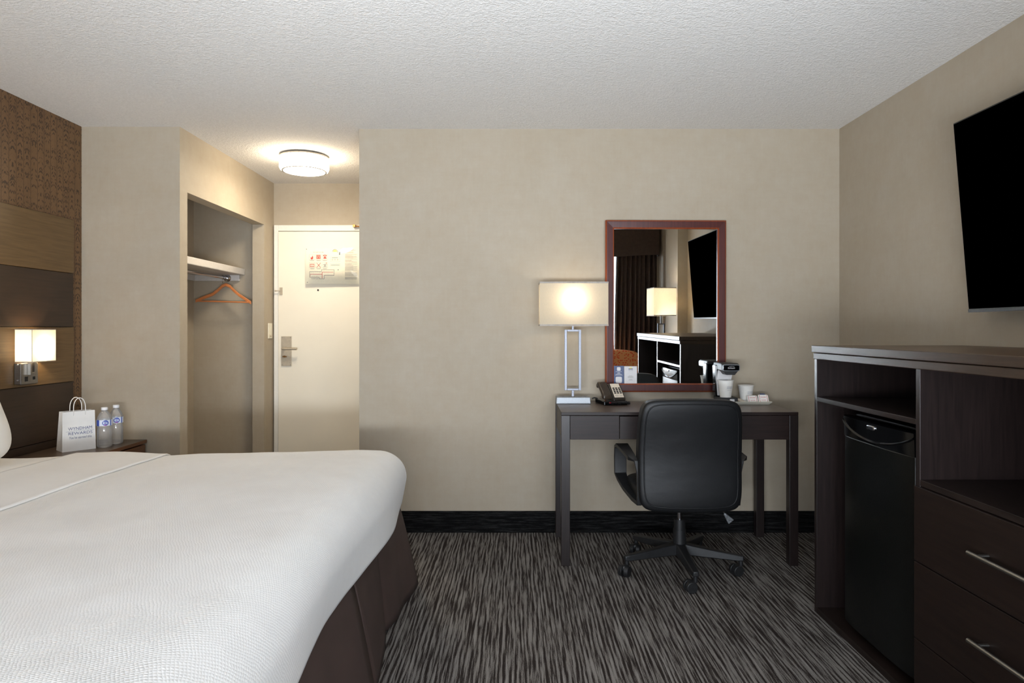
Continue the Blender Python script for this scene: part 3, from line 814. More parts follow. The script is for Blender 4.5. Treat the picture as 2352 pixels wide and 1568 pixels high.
# pillows
def pf(w):
    return (w.x * (1 - .45 * (abs(w.y) / .36) ** 3 - .3 * (abs(w.z) / .25) ** 3), w.y * (1 - .06 * (1 - (w.z / .25) ** 2)), w.z * (1 - .05 * (1 - (w.y / .36) ** 2)))
R = Matrix.Rotation(math.radians(-22), 4, 'Y')
def pillow(yc, label):
    pl = thing('pillow', (-2.3, yc, .645), label, 'pillow', group='pillows against the headboard')
    mb = MB(); mb.rbox((0, 0, 0), (.12, .35, .245), 3.4, 20, pf)
    mb.v = [R @ v + Vector((-2.325, yc, .866)) for v in mb.v]
    mb.build('pillow_case', M['pillowc'], pl, smooth=True, uv=[(v.y, v.z) for v in mb.v])
pillow(2.585, 'white pillow propped against the headboard on the nightstand side of the bed')
pillow(1.50, 'white pillow propped against the headboard on the window side of the bed')

# ------------------------------------------------------------------ desk
YF, YK = 3.386, 3.90; DX0, DX1 = .2325, 1.463; DZ = .798
desk = thing('desk', ((DX0 + DX1) / 2, (YF + YK) / 2, 0), 'dark espresso wooden writing desk under the mirror', 'desk')
mb = B(DX0, DX1, YF, YK, DZ - .017, DZ); mb.mi = [1, 0, 1, 1, 1, 1]
mb.build('desk_top', [M['desktop_sheen'], M['esp']], desk, bevel=.0015)
az0 = .655; L = .046
mb = MB(); mb.box(DX0 + .004, DX0 + .022, YF + L, YK - L, az0, DZ - .019); mb.box(DX1 - .022, DX1 - .004, YF + L, YK - L, az0, DZ - .019); mb.box(DX0 + L, DX1 - L, YK - .022, YK - .004, az0, DZ - .019)
mb.build('apron', M['esp'], desk, bevel=.001)
for (x0, y0) in ((DX0, YF), (DX1 - L, YF), (DX0, YK - L), (DX1 - L, YK - L)):
    B(x0, x0 + L, y0, y0 + L, 0, DZ - .0175).build('leg', M['espz'], desk, bevel=.002)
d0, d1 = PX(1423, YF), PX(1700, YF)
B(DX0 + L + .001, d0 - .001, YF + .003, YF + .022, az0, DZ - .019).build('front_panel', M['esp'], desk, bevel=.001)
B(d1 + .001, DX1 - L - .001, YF + .003, YF + .022, az0, DZ - .019).build('front_panel', M['esp'], desk, bevel=.001)
B(d0 + .001, d1 - .001, YF - .001, YF + .40, az0 + .002, DZ - .022).build('drawer', M['esp'], desk, bevel=.0015)

# mirror
MY = 3.937; mcx = (.533 + 1.258) / 2; mz0, mz1 = PZ(900, 3.915), PZ(506, 3.915); mw = (1.258 - .533) / 2; mh = mz1 - mz0
mr = thing('wall_mirror', (mcx, MY, mz0), 'tall rectangular mirror in a dark mahogany frame above the desk', 'mirror', (math.radians(.4), 0, math.radians(.9)))
fw = .051
mb = MB()
def framepts(ins): return [(-mw + ins, ins), (mw - ins, ins), (mw - ins, mh - ins), (-mw + ins, mh - ins)]
prof = [(0, .005), (0, -.019, ), (.007, -.025), (.010, -.025), (.044, -.023), (fw, -.017), (fw, -.004)]
rows = []
for ins, y in prof:
    rows.append([(x, y, z) for x, z in framepts(ins)])
vs = [p for r in rows for p in r]; fs = []; 
o_ = len(mb.v)
for j in range(len(rows) - 1):
    mb.m = 1 if j in (0, 1, 4) else 0
    for i in range(4):
        a, b = rows[j][i], rows[j][(i + 1) % 4]; c, d = rows[j + 1][(i + 1) % 4], rows[j + 1][i]
        mb.quad(a, b, c, d)
mb.build('mirror_frame', [M['mahog'], M['mahoe']], mr, local=True)
MB().box(-mw + fw - .001, mw - fw + .001, -.008, .004, fw - .001, mh - fw + .001).build('mirror_glass', M['mirror'], mr, local=True)
# cards tucked in mirror
def card(name, px0, px1, py0, mat, label):
    Yc = 3.919
    x0, x1, z1, z0 = PX(px0, Yc), PX(px1, Yc), PZ(py0, Yc), PZ(882, Yc)
    r = thing(name, ((x0 + x1) / 2, Yc, z0), label, 'card')
    B(x0, x1, Yc, Yc + .0012, z0, z1).build('card_face', mat, r)
    return r, x0, x1, z0, z1, Yc
r, x0, x1, z0, z1, yc = card('info_card', 1409.5, 1433, 840, M['cardblue'], 'blue information card with two white squares tucked into the mirror corner')
mb = MB(); xm = (x0 + x1) / 2
mb.m = 0
MB().rbox((xm, yc - .0003, z1 - .0185), (.011, .0004, .011), 6, 6).build('white_square', M['cardwhite'], r); MB().rbox((xm, yc - .0003, z0 + .026), (.019, .0004, .019), 6, 6).build('white_square', M['cardwhite'], r)
for i, w in enumerate((.018, .008, .009, .017, .022)): mb.box(xm - w, xm + w, yc - .0004, yc, z1 - .036 - i * .005, z1 - .0343 - i * .005)
mb.build('print', M['cardwhite'], r)
r, x0, x1, z0, z1, yc = card('welcome_card', 1434, 1463, 841, M['cardwhite'], 'white welcome card tucked beside the blue card on the mirror')
mb = MB(); xm = (x0 + x1) / 2; mb.m = 0
for w, z in ((.010, .056), (.016, .060), (.018, .064), (.016, .068), (.010, .078), (.014, .082)): mb.box(xm - w, xm + w, yc - .0004, yc, z1 - z - .0016, z1 - z)
mb2 = MB(); mb2.prism([(xm + .008 * math.cos(t * PI / 8), z1 - .013 + .008 * math.sin(t * PI / 8)) for t in range(9)], 'Y', yc - .0005, yc); mb2.build('emblem', M['yellow'], r)
mb.m = 1; mb.box(xm - .013, xm + .013, yc - .0005, yc, z1 - .0185, z1 - .0135)
mb.text('WELCOME', (xm, yc - .0006, z1 - .027), (1, 0, 0), (0, 0, 1), .0065, fit=.026)
mb.build('print', [M['lightink'], M['blue'], M['yellow']], r)

# lamps
def lamp(x, y, zb, w, d, h, zs0, label, base=(.20, .10, .038), fr=(.097, .354), power=9, rot=0, frame_z0=None):
    root = thing('table_lamp', (x, y, zb), label, 'lamp', (0, 0, rot))
    bw_, bd_, bh_ = base
    bs = MB().hexa([(-bw_/2, -bd_/2, 0), (bw_/2, -bd_/2, 0), (bw_/2, bd_/2, 0), (-bw_/2, bd_/2, 0), (-bw_/2+.003, -bd_/2+.003, bh_), (bw_/2-.003, -bd_/2+.003, bh_), (bw_/2-.003, bd_/2-.003, bh_), (-bw_/2+.003, bd_/2-.003, bh_)]).build('base', M['satin'], root, local=True, bevel=.003)
    for sx in (-1, 1):
        mb = MB(); mb.box(sx * bw_ * .325 - .014, sx * bw_ * .325 + .014, -.012, .012, bh_, bh_ + .0025)
        mb.build('outlet', M['grey'], bs, local=True, bevel=.001)['label'] = 'grey socket cover'
    z0 = frame_z0; z1 = z0 + fr[1]; hw = fr[0] / 2; t = .0145
    mb = MB(); mb.box(-hw, -hw + t, -t/2, t/2, z0, z1); mb.box(hw - t, hw, -t/2, t/2, z0, z1); mb.box(-hw + t, hw - t, -t/2, t/2, z0, z0 + t * .8); mb.box(-hw + t, hw - t, -t/2, t/2, z1 - t * .8, z1)
    mb.build('pole_frame', M['lampmetal'], root, local=True, bevel=.001)
    MB().box(-.007, .007, -.007, .007, bh_, z0).build('stem', M['lampmetal'], root, local=True, bevel=.001); MB().box(-.006, .006, -.006, .006, z1, zs0 + .05).build('neck', M['lampmetal'], root, local=True, bevel=.001)
    s = boxshell(-w/2, w/2, -d/2, d/2, zs0, zs0 + h).build('lamp_shade', M['shade'], root, local=True); s['label'] = 'lit cream rectangular shade'
    rimbars(-w/2, w/2, -d/2, d/2, zs0, zs0 + .009, .0012).build('shade_trim', M['shadetrim'], s, local=True)
    rimbars(-w/2, w/2, -d/2, d/2, zs0 + h - .009, zs0 + h, .0012).build('shade_trim', M['shadetrim'], s, local=True)
    MB().rbox((0, 0, zs0 + h * .62), (.028, .028, .04), 2.2, 8).build('bulb', emit('bulb_glow', (255, 226, 180), 6), root, local=True, smooth=True)
    lt = bpy.data.lights.new('lamp_light', 'POINT'); lt.energy = power; lt.color = (1, .87, .70) if d < .3 else (1, .80, .58); lt.shadow_soft_size = .04
    lo = bpy.data.objects.new('lamp_light', lt); COL.objects.link(lo)
    mtx = Matrix.Translation((x, y, zb)) @ Matrix.Rotation(rot, 4, 'Z')
    lo.location = mtx @ Vector((0, -.045 if d < .3 else 0, zs0 + h * .60))
    return root
lamp(.329, 3.81, DZ, .39, .18, .252, 1.247 - DZ, 'lit table lamp with wide cream shade standing on the desk', frame_z0=.872 - DZ, power=.85)
# side table + second lamp (seen in mirror)
st = thing('side_table', (1.665, .85, 0), 'small dark side table beside the television cabinet near the window', 'side table')
B(1.47, 1.83, .70, 1.06, .70, .73).build('top', M['esp'], st, bevel=.003)
for (x, y) in ((1.48, .71), (1.78, .71), (1.48, 1.01), (1.78, 1.01)): B(x, x + .04, y, y + .04, 0, .70).build('leg', M['espz'], st)
lamp(1.655, .845, .73, .235, .33, .30, .60, 'second cream shaded lamp, seen in the mirror beyond the cabinet', base=(.16, .12, .03), fr=(.08, .46), frame_z0=.06, power=12)

# phone
ph = thing('telephone', (.545, 3.765, DZ), 'dark brown desk telephone with beige keypad beside the lamp', 'telephone', (0, 0, math.radians(14)))
mb = MB()
# base wedge profile in Y-Z : front y=-.07
def wedge(x0, x1, pts, mbb): mbb.prism(pts, 'X', x0, x1)
mb.prism([(-.075, 0), (.07, 0), (.072, .028), (-.072, .022)], 'X', -.07, .072)
mb.build('base', M['gloss'], ph, local=True, bevel=.004)
mb = MB(); mb.prism([(-.055, .022), (.066, .026), (.060, .105), (.035, .112), (-.050, .034)], 'X', -.005, .070)
mb.build('body', flat('phone_shell', (36, 29, 23), .28, var=.1), ph, local=True, bevel=.005)
# sloped plate
sl0 = Vector((0, -.050, .036)); sl1 = Vector((0, .036, .114)); sd = (sl1 - sl0).normalized(); nn = Vector((0, -sd.z, sd.y))
mb = MB()
def onslope(x, t, off): p = sl0 + sd * t + nn * off; return (x, p.y, p.z)
ln = (sl1 - sl0).length
mb.hexa([onslope(.004, .006, 0), onslope(.062, .006, 0), onslope(.060, ln - .004, 0), onslope(.006, ln - .004, 0), onslope(.004, .006, .003), onslope(.062, .006, .003), onslope(.060, ln - .004, .003), onslope(.006, ln - .004, .003)])
kp = mb.build('keypad', M['beige'], ph, local=True, bevel=.001); kp['label'] = 'beige keypad plate'
for i in range(3):
    for j in range(4):
        mb = MB(); xx = .011 + i * .017; tt = .034 + j * .0125
        mb.hexa([onslope(xx, tt, .003), onslope(xx + .012, tt, .003), onslope(xx + .012, tt + .008, .003), onslope(xx, tt + .008, .003), onslope(xx + .001, tt + .001, .006), onslope(xx + .011, tt + .001, .006), onslope(xx + .011, tt + .007, .006), onslope(xx + .001, tt + .007, .006)])
        mb.build('key', M['black'], kp, local=True)
mb = MB()
for zz, w in ((.020, .02), (.014, .018)): 
    for xx in (.012, .038): mb.hexa([onslope(xx, zz, .003), onslope(xx + w, zz, .003), onslope(xx + w, zz + .002, .003), onslope(xx, zz + .002, .003), onslope(xx, zz, .0034), onslope(xx + w, zz, .0034), onslope(xx + w, zz + .002, .0034), onslope(xx, zz + .002, .0034)])
mb.build('print', M['lightink'], kp, local=True)
# handset : arched bar on the left
mb = MB()
hsp = [(-.052, .030), (-.048, .058), (-.020, .078), (.012, .100), (.030, .122), (.050, .124), (.068, .112), (.070, .090), (.056, .088), (.040, .094), (.012, .074), (-.014, .052), (-.022, .032)]
mb.prism(hsp, 'X', -.066, -.012)
mb.build('handset', flat('phone_handset', (52, 42, 33), .3, var=.1), ph, local=True, bevel=.008, smooth=50)
mb = MB(); mb.box(-.040, .004, -.0765, -.072, .012, .019); mb.build('message_light', flat('red_lens', (110, 18, 26), .3), ph, local=True)
mb = MB(); pts = []
for i in range(220):
    t = i / 219; cxp = Vector((-.035 + .115 * t, -.085 - .012 * math.sin(t * PI), .012 + .006 * (1 - t)))
    a = t * 2 * PI * 20; pts.append(cxp + Vector((0, .007 * math.cos(a), .007 * math.sin(a))))
mb.tube(pts, .0019, 6); mb.build('cord', M['gloss'], ph, local=True, smooth=True)
mb = MB(); mb.tube([(-.07, .03, .03), (-.09, .03, .035), (-.10, .035, .03), (-.09, .05, .03)], .004, 8); mb.build('line_plug', M['black'], ph, local=True)

# tray
TX0, TX1, TY0, TY1, TZ = 1.095, 1.452, 3.715, 3.892, DZ
tr = thing('serving_tray', ((TX0 + TX1) / 2, (TY0 + TY1) / 2, TZ), 'pale rectangular tray under the coffee maker and cups', 'tray')
mb = MB()
def trect(i, z): return [(TX0 + i, TY0 + i, z), (TX1 - i, TY0 + i, z), (TX1 - i, TY1 - i, z), (TX0 + i, TY1 - i, z)]
rws = [trect(.010, TZ), trect(-.004, TZ + .016), trect(-.002, TZ + .018), trect(.004, TZ + .016), trect(.014, TZ + .004)]
for j in range(4):
    for i in range(4): mb.quad(rws[j][i], rws[j][(i+1)%4], rws[j+1][(i+1)%4], rws[j+1][i])
mb.quad(*rws[0][::-1]); mb.quad(*rws[4])
mb.build('tray_body', M['tray'], tr)
tz = TZ + .0045
# coffee maker
CX0, CX1 = 1.168, 1.268
cm = thing('coffee_maker', (1.218, 3.80, tz), 'black single cup coffee maker with silver front on the tray', 'coffee maker')
mb = MB(); mb.box(CX0, CX1, 3.735, 3.870, tz, tz + .034); mb.build('base', M['black'], cm, bevel=.004)
mb = MB(); mb.box(CX0 - .006, CX1 - .01, 3.812, 3.872, tz + .034, 1.020); mb.build('water_tank', M['gloss'], cm, bevel=.006)
mb = MB()
mb.prism([(CX0 + .004, tz + .04), (CX1 - .022, tz + .04), (CX1 - .016, .94), (CX1 - .006, .99), (CX0 + .006, .99), (CX0 - .002, .93)], 'Y', 3.800, 3.812)
mb.build('splash_panel', M['cardwhite'], cm, bevel=.002)['label'] = 'silver white splash panel'
mb = MB(); mb.prism([(3.705, .990), (3.872, .990), (3.872, 1.034), (3.73, 1.034), (3.705, 1.026)], 'X', CX0, CX1)
hd = mb.build('brew_head', M['black'], cm, bevel=.006)
yh = 3.7045
mb = MB(); mb.rbox((1.218, yh, 1.009), (.049, .002, .0185), 8, 10); mb.build('silver_rim', M['satin'], hd, smooth=40)
mb = MB(); mb.rbox((1.218, yh - .0015, 1.009), (.0455, .002, .0155), 8, 10); mb.build('front_panel', M['gloss'], hd, smooth=40)
mb = MB(); mb.text('Sunbeam', (1.218, yh - .0042, 1.004), (1, 0, 0), (0, 0, 1), .013, fit=.040, shear=.2)
mb.tube([(1.205, yh - .004, 1.015), (1.222, yh - .004, 1.018), (1.236, yh - .004, 1.0155)], .0006, 5); mb.build('logo', M['cardwhite'], hd)
mb = MB(); mb.prism([(1.178, .990), (1.262, .990), (1.244, .968), (1.196, .968)], 'Y', 3.715, 3.79); mb.build('brew_spout', M['black'], cm, bevel=.002)
mb = MB(); mb.rbox((1.234, 3.7345, tz + .018), (.014, .002, .008), 5, 6); mb.build('switch', M['cardwhite'], cm, smooth=True)
# cups
def cup(x, y, z, hh, rt, rb, label):
    r = thing('paper_cup', (x, y, z), label, 'cup', (0, 0, 0), 'paper cups beside the coffee maker')
    MB().lathe([(rb * .9, 0.002), (rb, 0), (rt - .001, hh - .004), (rt + .0015, hh - .004), (rt + .0025, hh - .0015), (rt + .0005, hh), (rt - .0015, hh - .002), (rb - .001, .006), (.0005, .006)], (0, 0, 0), 36, caps=False).build('cup_body', M['cup'], r, local=True, smooth=50)
    mb = MB()
    def txt(body, zz, hgt, wid):
        n0 = len(mb.v); mb.text(body, (0, 0, 0), (1, 0, 0), (0, 0, 1), hgt / .7, fit=wid)
        for i in range(n0, len(mb.v)):
            v = mb.v[i]; zq = zz + v.z; rr = rb + (rt - rb) * zq / hh + .0006; a = -PI / 2 + .35 + v.x / rr
            mb.v[i] = Vector((rr * math.cos(a), rr * math.sin(a), zq))
    txt('WYNDHAM', hh * .60, .0045, .036); txt('REWARDS', hh * .52, .0045, .036); txt("You've earned this.", hh * .42, .0028, .032)
    mb.build('printed_text', M['blue'], r, local=True)
cup(1.2185 - .012, 3.765, tz + .0345, .098, .044, .031, 'white paper cup standing in the coffee maker')
cup(PX(1713, 3.845), 3.842, tz, .097, .045, .031, 'white paper cup to the right of the coffee maker')
# packets
def packet(name, x, y, z, rx, rz, w, h, label, stripes=True, mat='paper', group='condiment packets on the tray'):
    r = thing(name, (x, y, z), label, 'sugar packet', (rx, 0, rz), group)
    MB().rbox((0, 0, h / 2), (w / 2, .0022, h / 2), 10, 12).build('packet_body', M[mat], r, local=True, smooth=True)
    if stripes:
        mb = MB(); yq = -.0030
        mb.box(-w/2 + .006, -w/2 + .008, yq, yq + .0006, .004, h - .004); mb.box(w/2 - .008, w/2 - .006, yq, yq + .0006, .004, h - .004)
        mb.text('SUGAR', (0, yq, h * .62), (1, 0, 0), (0, 0, 1), .012, fit=w * .52); mb.text('SUCRE', (0, yq, h * .30), (1, 0, 0), (0, 0, 1), .010, fit=w * .44)
        mb.build('printed_text', M['red'], r, local=True)
packet('sugar_packet', PX(1730, 3.745), 3.742, tz + .001, math.radians(-38), math.radians(-4), .058, .052, 'left of two white sugar packets with red print leaning in the tray')
packet('sugar_packet', PX(1755, 3.745), 3.743, tz + .001, math.radians(-36), math.radians(-6), .056, .056, 'right of two white sugar packets with red print leaning in the tray')
packet('creamer_packet', 1.318, 3.765, tz + .001, math.radians(-70), math.radians(30), .04, .055, 'pale beige packet lying between the coffee maker base and sugar packets', False, 'beige')
packet('sweetener_packet', 1.425, 3.800, tz + .004, math.radians(-30), math.radians(-35), .03, .052, 'small blue packet at the right end of the tray behind the sugar', False, 'cardblue')
packet('stir_packet', 1.436, 3.775, tz + .002, math.radians(-30), math.radians(25), .028, .046, 'crumpled white packet at the far right of the tray', False, 'paper')

# ------------------------------------------------------------------ office chair
CXc = .825; CYc = 3.35
ch = thing('office_chair', (CXc, CYc, 0), 'black leather swivel office chair on casters pushed up to the desk', 'office chair')
YBk = 3.105
def backf(w):
    t = w.z / .262; x = w.x * (1 - .055 * max(0, t) ** 2 - .03 * max(0, -t) ** 3)
    y = w.y + .018 * (x / .246) ** 2 - .015 * t * t * 0 + .010 * math.cos(t * PI) + t * -.012
    z = w.z + (.008 * (1 - (x / .246) ** 2) if t > 0.3 else (-.008 * (1 - (x / .246) ** 2) if t < -.3 else 0))
    return (x, y, z)
mb = MB(); mb.rbox((CXc, YBk, .630), (.246, .044, .260), 10, 36, backf); mb.build('backrest', M['leather'], ch, smooth=True)
mb = MB(); pts = []
for i in range(120):
    a = 2 * PI * i / 120; c, s_ = math.cos(a), math.sin(a); sg = lambda t: (1 if t >= 0 else -1) * abs(t) ** .22
    w = Vector((sg(c) * .222, -.0445, sg(s_) * .238)); 
    pts.append(Vector((CXc, YBk + .002, .632)) + Vector(backf(w)))
mb.tube(pts, .0035, 6, closed=True); mb.build('piping', M['leather'], ch, smooth=True)
def seatf(w): return (w.x * (1 - .04 * max(0, -w.y / .235)), w.y, w.z + .012 * (w.y / .235) ** 2 * (1 if w.y > 0 else 0) * -1)
mb = MB(); mb.rbox((CXc, 3.335, .418), (.243, .235, .050), 5, 18, seatf); mb.build('seat', M['leather'], ch, smooth=True)
mb = MB(); mb.box(CXc - .10, CXc + .10, 3.23, 3.45, .345, .372); mb.build('seat_plate', M['black'], ch, bevel=.004)
# arms
def arm(sgn):
    mb = MB()
    # band loop: rear top, front top, front bottom, rear bottom
    P = [(.250, 3.125, .596, .012), (.268, 3.15, .606, .020), (.268, 3.30, .614, .026), (.266, 3.46, .614, .033), (.266, 3.505, .600, .033), (.266, 3.515, .54, .033), (.266, 3.51, .455, .032), (.262, 3.47, .432, .028), (.255, 3.36, .410, .024), (.244, 3.20, .396, .018), (.236, 3.13, .392, .012), (.238, 3.125, .43, .010), (.240, 3.125, .54, .010)]
    n = len(P); vs = []; fs = []; th = .010
    for i, (x, y, z, w) in enumerate(P):
        a = P[(i + 1) % n]; b = P[i - 1]; t = Vector((0, a[1] - b[1], a[2] - b[2])).normalized(); nn = Vector((0, -t.z, t.y))
        c = Vector((CXc + sgn * x, y, z))
        for (u, v) in ((-w, -th), (w, -th), (w, th), (-w, th)): vs.append(c + Vector((u, 0, 0)) + nn * v)
    for i in range(n):
        for k in range(4): fs.append((i*4+k, i*4+(k+1)%4, ((i+1)%n)*4+(k+1)%4, ((i+1)%n)*4+k))
    mb.add(vs, fs); mb.build('armrest', M['black'], ch, smooth=35, bevel=.003)
arm(-1); arm(1)
mb = MB(); mb.cyl((CXc + .012, CYc, .075), (CXc + .012, CYc, .205), .036, .032, 28); mb.cyl((CXc + .012, CYc, .205), (CXc + .012, CYc, .255), .029, .028, 28)
mb.build('column_cover', M['black'], ch, smooth=40)
mb = MB(); mb.cyl((CXc + .012, CYc, .255), (CXc + .012, CYc, .345), .0125, .0125, 20); mb.build('gas_lift', M['chrome'], ch, smooth=40)
hc = Vector((CXc + .012, CYc, 0))
for k, ang in enumerate((270, 343, 54, 127, 197)):
    a = math.radians(ang); d = Vector((math.cos(a), math.sin(a), 0)); sdv = Vector((-d.y, d.x, 0))
    mb = MB(); vs = []; fs = []
    for (r, w, z0, z1) in ((.02, .028, .078, .136), (.06, .025, .078, .130), (.18, .021, .075, .114), (.285, .0185, .072, .102), (.312, .015, .074, .098)):
        p = hc + d * r
        for (u, z) in ((-w, z0), (w, z0), (w * .85, z1), (-w * .85, z1)): vs.append((p.x + sdv.x * u, p.y + sdv.y * u, z))
    for i in range(4):
        for q in range(4): fs.append((i*4+q, i*4+(q+1)%4, (i+1)*4+(q+1)%4, (i+1)*4+q))
    fs += [(3, 2, 1, 0), (16, 17, 18, 19)]
    mb.add(vs, fs); lg = mb.build('leg', M['black'], ch, bevel=.005, smooth=45)
    tip = hc + d * .298
    fa = {270: 190, 343: 195, 54: 200, 127: 250, 197: 235}[ang]; fdv = Vector((math.cos(math.radians(fa)), math.sin(math.radians(fa)), 0)); ax = Vector((-fdv.y, fdv.x, 0))
    wc = tip + fdv * .026 + Vector((0, 0, .029))
    mb = MB(); mb.cyl(tip + Vector((0, 0, .045)), tip + Vector((0, 0, .085)), .011, seg=14)
    for sgn in (-1, 1): mb.cyl(wc + ax * (sgn * .006), wc + ax * (sgn * .027), .029, .026, 24)
    mb.rbox(wc + Vector((0, 0, .012)) + fdv * -.004, (.018, .018, .017), 3, 6)
    mb.build('caster', M['gloss'] if False else M['black'], ch, smooth=40, bevel=.002)
mb = MB(); e = (PX(1660, 3.25), 3.25, PZ(1172, 3.25)); mb.tube([(CXc + .10, 3.26, .36), (e[0], 3.255, e[2]), (e[0] + .012, 3.25, e[2] - .02)], .004, 8)
lv = mb.build('height_lever', M['chrome'], ch, smooth=True)
mb = MB(); p0 = Vector((e[0] + .008, 3.25, e[2] - .015)); p1 = Vector((PX(1679, 3.25), 3.25, PZ(1198, 3.25)))
dd = (p1 - p0).normalized(); sv = Vector((dd.z, 0, -dd.x))
mb.hexa([p0 - sv*.006 + Vector((0,.006,0)), p0 + sv*.006 + Vector((0,.006,0)), p0 + sv*.006 - Vector((0,.006,0)), p0 - sv*.006 - Vector((0,.006,0)), p1 - sv*.017 + Vector((0,.008,0)), p1 + sv*.017 + Vector((0,.008,0)), p1 + sv*.017 - Vector((0,.008,0)), p1 - sv*.017 - Vector((0,.008,0))])
mb.build('lever_paddle', M['rubber'], lv, bevel=.004)['label'] = 'grey wrapped paddle'

# ------------------------------------------------------------------ cabinet with fridge
KX = 1.298; KY1 = 2.846; KY0 = 1.34; KT = 1.157
cab = thing('media_cabinet', (1.62, (KY0 + KY1) / 2, 0), 'tall espresso cabinet with drawers, open shelves and a fridge bay', 'cabinet')
XB = XR - .012
mb = B(KX - .012, XB, KY0, KY1, 1.127, KT); mb.mi = [1, 0, 1, 1, 1, 1]
mb.build('top', [M['standtop_lit'], M['standedge']], cab, bevel=.002)
B(KX - .006, XB, KY0 + .004, KY1 - .004, 1.098, 1.125).build('top_rail', M['standedge'], cab, bevel=.002)
B(KX, XB, KY1 - .024, KY1 - .002, 0, 1.098).build('side_panel', M['espz'], cab, bevel=.001)
B(KX, XB, KY0 + .002, KY0 + .024, 0, 1.098).build('side_panel', M['espz'], cab, bevel=.001)
B(KX, XB - .02, 2.100, 2.122, .026, 1.098).build('divider', M['espz'], cab, bevel=.001)
B(XB - .018, XB, KY0 + .024, KY1 - .024, .026, 1.098).build('back_panel', M['espy'], cab)
B(KX, XB - .018, KY0 + .024, KY1 - .024, 0, .026).build('bottom_panel', M['espy'], cab, bevel=.001)
B(KX, XB - .018, 2.122, KY1 - .024, .917, .935).build('shelf', M['espy'], cab, bevel=.001)
B(KX, XB - .018, KY0 + .024, 2.100, .723, .743).build('shelf', M['espy'], cab, bevel=.001)
for i, (z0, z1) in enumerate(((.480, .7205), (.231, .476), (.030, .227))):
    dr = B(KX - .008, KX + .35, KY0 + .026, 2.119, z0, z1).build('drawer', M['espdr'], cab, bevel=.0015)
    if i < 3:
        zc = (.606, .362, .130)[i]; xb = KX - .008 - .034
        mb = MB(); mb.tube([(xb, 1.817, zc), (xb, 1.590, zc)], .0062, 14)
        for yy in (1.785, 1.607): mb.cyl((xb, yy, zc), (KX - .008, yy, zc), .0048, seg=12)
        mb.build('handle', M['nickel'], dr, smooth=40)
# fridge
FX = 1.318; FY0, FY1 = 2.178, 2.645; FZ0, FZ1 = .026, .888
fr = thing('mini_fridge', (1.58, (FY0 + FY1) / 2, FZ0), 'black compact refrigerator inside the cabinet bay', 'refrigerator')
B(FX + .055, 1.86, FY0 + .004, FY1 - .004, FZ0 + .012, FZ1).build('body', M['fridge'], fr, bevel=.004)
for yy in (FY0 + .04, FY1 - .04):
    for xx in (1.42, 1.8): MB().cyl((xx, yy, FZ0), (xx, yy, FZ0 + .013), .015).build('foot', M['black'], fr)
FT = .882
mb = MB(); n = 14
def fpoly(ins): return None
# door front slightly convex in plan
poly = [(FX + .05, FY0), (FX + .05, FY1)]
arcp = [(FX + .012 * (2 * t - 1) ** 4 * 1.0 + .0, FY1 - (FY1 - FY0) * t) for t in [i / n for i in range(n + 1)]]
pl_ = [(FX + .05, FY0)] + [(x, y) for x, y in arcp[::-1]] + [(FX + .05, FY1)]
mb.prism(pl_, 'Z', FZ0 + .03, .800)
dr = mb.build('door', M['fridge'], fr, bevel=.003, smooth=40)
# curved handle cap on top of the door
mb = MB(); nseg = 24
vs = []; fs = []
for i in range(nseg + 1):
    t = i / nseg; y = FY1 - (FY1 - FY0) * t
    zb = .862 - .052 * math.sin(PI * min(1, max(0, t))) ** .75
    x = FX + .010 * (2 * t - 1) ** 4
    for (xx, zz) in ((x + .045, .800), (x + .001, .800), (x - .001, zb - .004), (x - .009, zb), (x - .003, zb + .005), (x - .003, FT - .004), (x + .002, FT), (x + .045, FT)): vs.append((xx, y, min(zz, FT)))
K = 8
for i in range(nseg):
    for k in range(K): fs.append((i*K+k, (i+1)*K+k, (i+1)*K+(k+1)%K, i*K+(k+1)%K))
fs += [tuple(range(K)), tuple(range(nseg*K+K-1, nseg*K-1, -1))]
mb.add(vs, fs); mb.build('handle', M['gloss'], dr, smooth=40)['label'] = 'glossy curved handle along the door top'
mb = MB(); mb.rbox((FX - .004, 2.418, .862), (.006, .028, .009), 4, 8); mb.build('badge', M['chrome'], dr, smooth=True)['label'] = 'small chrome badge'

# ------------------------------------------------------------------ television
TY = 2.70
tx1, tz1 = PX(2188, TY), PZ(284, TY); tx0, tz0 = PX(2224, TY), PZ(717, TY)
tv = thing('television', (tx0, 2.005, tz0), 'large black flat television on a wall mount above the cabinet', 'television')
up = Vector((tx1 - tx0, 0, tz1 - tz0)); hgt = up.length; up.normalize(); bk = Vector((up.z, 0, -up.x))   # toward wall
def tvbox(mb, y0, y1, h0, h1, d0, d1):
    o = Vector((tx0, 0, tz0)); P = []
    for h in (h0, h1):
        for (d, y) in ((d0, y0), (d0, y1), (d1, y1), (d1, y0)):
            p = o + up * h + bk * d; P.append((p.x, y, p.z))
    mb.hexa(P); return mb
TYN = TY - 1.39
tvbox(MB(), TYN, TY, 0, hgt, 0.002, .028).build('casing', M['black'], tv, bevel=.002)
tvbox(MB(), TYN + .006, TY - .006, .014, hgt - .006, -.0005, .004).build('screen', M['screen'], tv)
mb = MB(); tvbox(mb, TYN, TY, -.001, .013, -.001, .027); mb.build('bottom_bezel', flat('tv_bezel', (52, 50, 48), .3, .6), tv, bevel=.001)
mb = MB()
cc = Vector((tx0, 2.005, tz0)) + up * (hgt / 2) + bk * .035
mb.box(XR - .012, XR, 1.75, 2.26, 1.52, 1.84); mb.box(cc.x + .002, XR - .012, 1.97, 2.04, 1.60, 1.76)
mb.build('wall_mount', M['black'], tv, bevel=.003)

